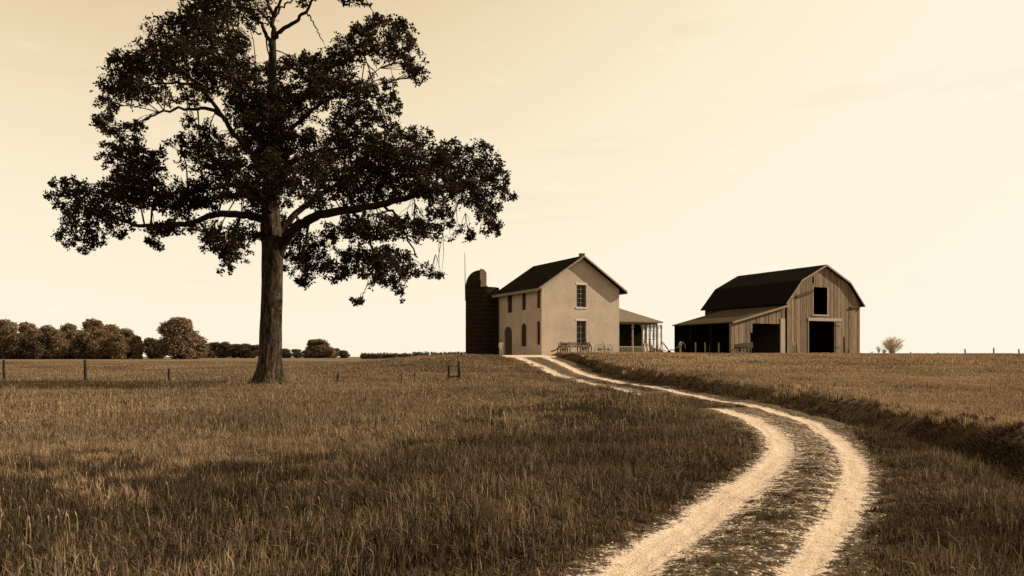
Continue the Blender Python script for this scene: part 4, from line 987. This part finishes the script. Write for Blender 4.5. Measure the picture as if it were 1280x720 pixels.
# ------------------------------------------------------------------ fence posts
def fence_post(name, u, Y, top, wpx, label, group, bottom=None, lean=0):
    X = at(u, Y); g = g1(X, Y); H = zv(top, Y)-g; r = wpx*Y/FPX/2
    P = [(0, 0, -.4), (lean*.3, 0, H*.3), (lean*.7+random.uniform(-.01, .01), 0, H*.7), (lean, 0, H)]
    mbp = MB(); mbp.tube(P, [r*1.05, r, r*.97, r*.8], 9)
    o = mbp.build(name, M['post'], None, True, label=label, cat='fence post', group=group); o.location = (X, Y, g); return o
LG = 'fence posts in the left field'
fence_post('fence_post', 5.5, 44.5, 450, 3, 'thin wavering fence post at the left edge of the photo', LG, lean=-.04)
fence_post('fence_post', 107, 44.5, 449.5, 4, 'thickest and tallest fence post, left of the round tree', LG, lean=-.03)
fence_post('fence_post', 212, 42.5, 461, 2.6, 'thin fence post under the round far tree', LG, lean=-.05)
fence_post('fence_post', 422, 41.5, 466, 3.2, 'short dark fence post right of the oak trunk', LG, lean=.03)
fence_post('fence_post', 502, 44, 466.5, 2, 'faint stub of a fence post halfway from the oak to the track', LG, lean=.02)
fence_post('fence_post', 518.5, 46.5, 465.5, 2, 'tiny stub of a post half sunk in the grass left of the post frame', LG)
# the two-post frame left of the track
Yf = 47.0; Xf = at(567.5, Yf); gf = g1(Xf, Yf)
pf = empty('post_frame', (Xf, Yf, gf), label='two dark posts joined by a low rail left of the track', cat='gate')
def pfx(u): return at(u, Yf)-Xf
for (u, top, r) in ((560.5, 454, .065), (573.8, 451, .085)):
    MB().tube([(pfx(u), 0, -.3), (pfx(u)+.02, 0, .5), (pfx(u), 0, zv(top, Yf)-gf)], [r, r*.95, r*.85], 8).build('post', M['post'], pf, True)
MB().box(pfx(560.5), pfx(573.8), -.02, .02, .22, .30).build('rail', M['post'], pf)
fence_post('fence_post', 577.2, 80, 440, 3, 'dark post standing alone just before the foot of the silo', LG)
RG = 'fence posts on the right horizon'
for u, top, lb in ((1138.3,440,'leftmost and short post on the right horizon next to the bare bush'),(1172.6,440.5,'short second post from the bush on the right horizon'),(1206.7,436,'third post from the bush on the right horizon'),(1242.2,434.5,'tallest post on the right horizon, second from the photo edge'),(1273.8,436,'pale post on the right horizon at the edge of the photo')):
    fence_post('fence_post', u, 108, top, 1.7, lb, RG, lean=random.uniform(-.06, .06))

# bare bush and saplings on the right crest
def twiggy(u, Y, top, wpx, label, n, name='bare_bush', cat='bush', leafn=0, tk=.02):
    X = at(u, Y); g = g1(X, Y); H = zv(top, Y)-g; W_ = wpx*Y/FPX/2
    o = empty(name, (X, Y, g-.05), label=label, cat=cat); m_ = MB(); tips = []
    for i in range(n):
        a_ = random.uniform(0, 6.28); rr = W_*random.uniform(.15, 1)**.7; h = H*random.uniform(.45, 1)*(1-.25*(rr/W_)**2)
        e = Vector((math.cos(a_)*rr, math.sin(a_)*rr, h)); md_ = Vector((e.x*.35, e.y*.35, h*.5)); m_.tube([(e.x*.12, e.y*.12, 0), md_, e], [tk, tk*.7, tk*.35], 4)
        for k in range(4):
            t = random.uniform(.45, .95); s_ = md_.lerp(e, t); m_.tube([s_, s_+Vector((random.gauss(0, .18), random.gauss(0, .18), random.uniform(.1, .35)))], [.012, .006], 4); tips.append(s_)
    m_.build('stem', M['palestem'] if leafn else M['darkwood'], o)
    if leafn:
        C = np.array([tips[random.randrange(len(tips))]+Vector([random.gauss(0, .14) for _ in range(3)]) for _ in range(leafn)])
        link('leaf', leaf_mesh('leaf', C, .05, 3, .09, M['palebush'], 5), M['palebush'], o)
twiggy(1115, 98, 418, 27, 'sparse pale leafless bush on the horizon right of the barn', 170, leafn=300, tk=.012)
twiggy(1098.2, 97, 431, 4, 'thin upright sapling between the barn and the bare bush', 14, 'sapling', 'sapling')
twiggy(1105, 97, 436, 5, 'low sapling touching the left foot of the bare bush', 12, 'sapling', 'sapling')
twiggy(1090, 97, 440.5, 4, 'smallest sapling sprout beside the right corner of the barn', 8, 'sapling', 'sapling')
# tuft of weeds with pale seed head at lower right
Yw = 7.7; Xw = at(1250, Yw); fw = empty('wildflower', (Xw, Yw, g1(Xw, Yw)), label='single pale wildflower in the dark grass near the lower right corner', cat='flower')
MB().tube([(0, 0, 0), (.01, 0, .08), (.0, .01, .15)], .004, 5).build('stem', M['palepost'], fw)
link('bloom', leaf_mesh('bloom', np.array([[0, .01, .155]]), .005, 9, .028, M['trim'], 2, .6), M['trim'], fw)

# ------------------------------------------------------------------ person by the door
def person(u, Y, H, label):
    X = at(u, Y); g = g1(X, Y)
    J = {'pelvis':(0,0,.52),'waist':(0,.005,.60),'chest':(0,0,.72),'neck':(0,-.005,.83),'head0':(0,-.01,.87),'head1':(0,-.015,.93),'head2':(0,-.01,.985),
         'hipL':(-.055,0,.49),'kneeL':(-.06,-.02,.28),'ankL':(-.065,.01,.05),'toeL':(-.07,-.07,.02),
         'hipR':(.055,0,.49),'kneeR':(.075,-.045,.28),'ankR':(.08,.0,.05),'toeR':(.09,-.08,.02),
         'shL':(-.11,0,.80),'elL':(-.15,.01,.64),'wrL':(-.15,-.03,.50),'haL':(-.15,-.045,.45),
         'shR':(.11,0,.80),'elR':(.165,.0,.67),'wrR':(.11,-.09,.60),'haR':(.08,-.11,.585)}
    E = [('pelvis','waist'),('waist','chest'),('chest','neck'),('neck','head0'),('head0','head1'),('head1','head2'),('pelvis','hipL'),('hipL','kneeL'),('kneeL','ankL'),('ankL','toeL'),
         ('pelvis','hipR'),('hipR','kneeR'),('kneeR','ankR'),('ankR','toeR'),('chest','shL'),('shL','elL'),('elL','wrL'),('wrL','haL'),('chest','shR'),('shR','elR'),('elR','wrR'),('wrR','haR')]
    Rr = dict(pelvis=.075,waist=.068,chest=.085,neck=.034,head0=.042,head1=.058,head2=.04,hipL=.058,hipR=.058,kneeL=.038,kneeR=.038,ankL=.026,ankR=.026,toeL=.02,toeR=.02,shL=.036,shR=.036,elL=.026,elR=.026,wrL=.018,wrR=.018,haL=.02,haR=.02)
    # fingers
    for sd, hx in (('L', -1), ('R', 1)):
        h = Vector(J['ha'+sd]); w_ = Vector(J['wr'+sd]); dd = (h-w_).normalized(); sdv = dd.cross(Vector((1, 0, 0))).normalized()
        for i in range(4):
            J['f%s%da' % (sd, i)] = tuple(h+sdv*(i-1.5)*.009+dd*.022); J['f%s%db' % (sd, i)] = tuple(h+sdv*(i-1.5)*.011+dd*(.04-.004*abs(i-1.5))+Vector((-hx*.006, 0, 0)))
            E += [('ha'+sd, 'f%s%da' % (sd, i)), ('f%s%da' % (sd, i), 'f%s%db' % (sd, i))]; Rr['f%s%da' % (sd, i)] = .0052; Rr['f%s%db' % (sd, i)] = .0042
        J['t'+sd] = tuple(h+sdv*.03+dd*.006); E.append(('ha'+sd, 't'+sd)); Rr['t'+sd] = .0055
    names = list(J); me = bpy.data.meshes.new('body'); me.from_pydata([Vector(J[k])*H for k in names], [(names.index(a), names.index(b)) for a, b in E], [])
    tmp = bpy.data.objects.new('tmp', me); COL.objects.link(tmp)
    tmp.modifiers.new('s', 'SKIN'); 
    for i, k in enumerate(names):
        sv = me.skin_vertices[0].data[i]; rr = Rr[k]*H
        sv.radius = (rr*(1.25 if k in ('chest', 'waist', 'pelvis') else 1), rr*(.8 if k in ('chest', 'waist', 'pelvis') else 1)); sv.use_root = (k == 'pelvis')
    ss = tmp.modifiers.new('b', 'SUBSURF'); ss.levels = 2; ss.render_levels = 2
    dg = bpy.context.evaluated_depsgraph_get(); me2 = bpy.data.meshes.new_from_object(tmp.evaluated_get(dg))
    bpy.data.objects.remove(tmp)
    mats = [simple_mat('pale_shirt', 1.0, .15, 20, .9, sat=.5), simple_mat('light_trousers', .85, .2, 20, .9, sat=.6), simple_mat('skin', .28, .1, 20, .6), simple_mat('hair', .03, .3, 30, .8)]
    me2.materials.clear()
    for m_ in mats: me2.materials.append(m_)
    for p in me2.polygons:
        c = p.center/H; hand = (abs(c.x) > .135 and c.z < .505) or (c.y < -.09 and .5 < c.z < .62)
        p.material_index = 2 if (c.z > .845 or hand) else (0 if c.z > .54 else (3 if c.z < .045 else 1)); p.use_smooth = True
    o = bpy.data.objects.new('person', me2); COL.objects.link(o); o.location = (X, Y, g+.02); o.rotation_euler = (0, 0, R(15))
    tag(o, label, 'person')
    hc = Vector((0, -.012, .945))*H; hr = MB()
    vs = []; fs = []
    for i in range(7):
        ph = math.pi*.55*i/6
        for k in range(12):
            t = 2*math.pi*k/12; q = Vector((math.sin(ph)*math.cos(t)*.050, math.sin(ph)*math.sin(t)*.056+.008, math.cos(ph)*.062))*H*1.08
            vs.append(hc+q)
    for i in range(6):
        for k in range(12): fs.append((i*12+k, (i+1)*12+k, (i+1)*12+(k+1) % 12, i*12+(k+1) % 12))
    hr.add(vs, fs).build('hair', mats[3], o, True)
    MB().tube([hc+Vector((0, -.060, .0))*H, hc+Vector((0, -.074, -.02))*H, hc+Vector((0, -.060, -.025))*H], [.006*H, .009*H, .006*H], 6).build('nose', mats[2], o, True)
    for sg in (-1, 1):
        MB().lathe(hc+Vector((sg*.056, 0, -.02))*H, [(.006*H, -.012*H), (.010*H, 0), (.006*H, .014*H)], 8).build('ear', mats[2], o, True)
        MB().lathe(hc+Vector((sg*.020, -.058, -.004))*H, [(.003*H, -.004*H), (.006*H, 0), (.003*H, .004*H)], 8).build('eye', mats[3], o)
    MB().box(hc.x-.015*H, hc.x+.015*H, hc.y-.062*H, hc.y-.054*H, hc.z-.040*H, hc.z-.036*H).build('mouth', mats[3], o)
person(626.6, 90.5, 1.66, 'person in pale shirt and light trousers standing between silo and arched house door')

# ------------------------------------------------------------------ sky, sun, camera
SKYK = .408
SUN_AZ, SUN_EL = R(84), R(29)     # azimuth clockwise from +Y
W_ = bpy.data.worlds.new('World'); SC.world = W_; W_.use_nodes = True; nt = W_.node_tree; nt.nodes.clear()
sk = nt.nodes.new('ShaderNodeTexSky'); sk.sky_type = 'NISHITA'; sk.sun_disc = False; sk.sun_elevation = SUN_EL; sk.sun_rotation = SUN_AZ
sk.air_density = 1.0; sk.dust_density = 2.0; sk.ozone_density = 1
tcg = nt.nodes.new('ShaderNodeTexCoord').outputs['Generated']
va = nt.nodes.new('ShaderNodeVectorMath'); va.operation = 'MULTIPLY_ADD'; nt.links.new(tcg, va.inputs[0]); va.inputs[1].default_value = (1, 1, .85); va.inputs[2].default_value = (0, 0, .13)
vn = nt.nodes.new('ShaderNodeVectorMath'); vn.operation = 'NORMALIZE'; nt.links.new(va.outputs[0], vn.inputs[0]); nt.links.new(vn.outputs[0], sk.inputs[0])
bw_ = nt.nodes.new('ShaderNodeRGBToBW'); nt.links.new(sk.outputs[0], bw_.inputs[0])
lum = math_(nt, 'MULTIPLY', math_(nt, 'POWER', bw_.outputs[0], .70), SKYK)
tc = nt.nodes.new('ShaderNodeTexCoord').outputs['Generated']
cl = noise(nt, tc, 2.2, 5, .6, (1, 1, 9)); clf = ramp(nt, cl, [(.30, (.95, .945, .935, 1)), (.42, (1, 1, 1, 1)), (.68, (1.0, 1.0, 1.0, 1))])
cl2 = noise(nt, tc, 9, 5, .6, (1, 1, 2.4)); clf2 = ramp(nt, cl2, [(.62, (1, 1, 1, 1)), (.74, (1.06, 1.06, 1.08, 1))])
tint = ramp(nt, math_(nt, 'DIVIDE', lum, 1.3, True), [(.0, (.08, .06, .03, 1)), (.45/1.3, (.36, .27, .15, 1)), (.585/1.3, (.71, .54, .32, 1)), (.66/1.3, (.86, .70, .475, 1)), (.76/1.3, (.95, .83, .61, 1)), (.90/1.3, (.985, .885, .70, 1)), (1.15/1.3, (.985, .90, .735, 1)), (1., (.985, .905, .75, 1))])
vm = nt.nodes.new('ShaderNodeVectorMath'); vm.operation = 'SCALE'; nt.links.new(tint, vm.inputs[0]); vm.inputs['Scale'].default_value = 4.5
c = mixc(nt, 1., vm.outputs[0], clf, 'MULTIPLY'); c = mixc(nt, 1., c, clf2, 'MULTIPLY')
bg = nt.nodes.new('ShaderNodeBackground'); bg.inputs['Strength'].default_value = .15; nt.links.new(c, bg.inputs[0])
wo = nt.nodes.new('ShaderNodeOutputWorld'); nt.links.new(bg.outputs[0], wo.inputs[0])
sl_ = bpy.data.lights.new('sun', 'SUN'); sl_.energy = 5; sl_.angle = R(.5); sl_.color = (1, .88, .70)
so = bpy.data.objects.new('sun', sl_); COL.objects.link(so)
to_sun = Vector((math.sin(SUN_AZ)*math.cos(SUN_EL), math.cos(SUN_AZ)*math.cos(SUN_EL), math.sin(SUN_EL)))
so.rotation_euler = to_sun.to_track_quat('Z', 'Y').to_euler(); so.location = (20, -10, 30)
cam = bpy.data.cameras.new('camera'); co = bpy.data.objects.new('camera', cam); COL.objects.link(co); SC.camera = co
cam.sensor_width = 36; cam.lens = 36*FPX/1280; cam.shift_y = (V0-360)/1280; cam.clip_end = 9000; cam.clip_start = .1
co.location = (0, 0, CAMZ); co.rotation_euler = (R(90), 0, 0)
vs_ = SC.view_settings; vs_.view_transform = 'Standard'; vs_.look = 'None'; vs_.gamma = 1; vs_.exposure = .6; vs_.use_curve_mapping = False
SC.cycles.max_bounces = 6; SC.cycles.diffuse_bounces = 3; SC.cycles.use_denoising = False
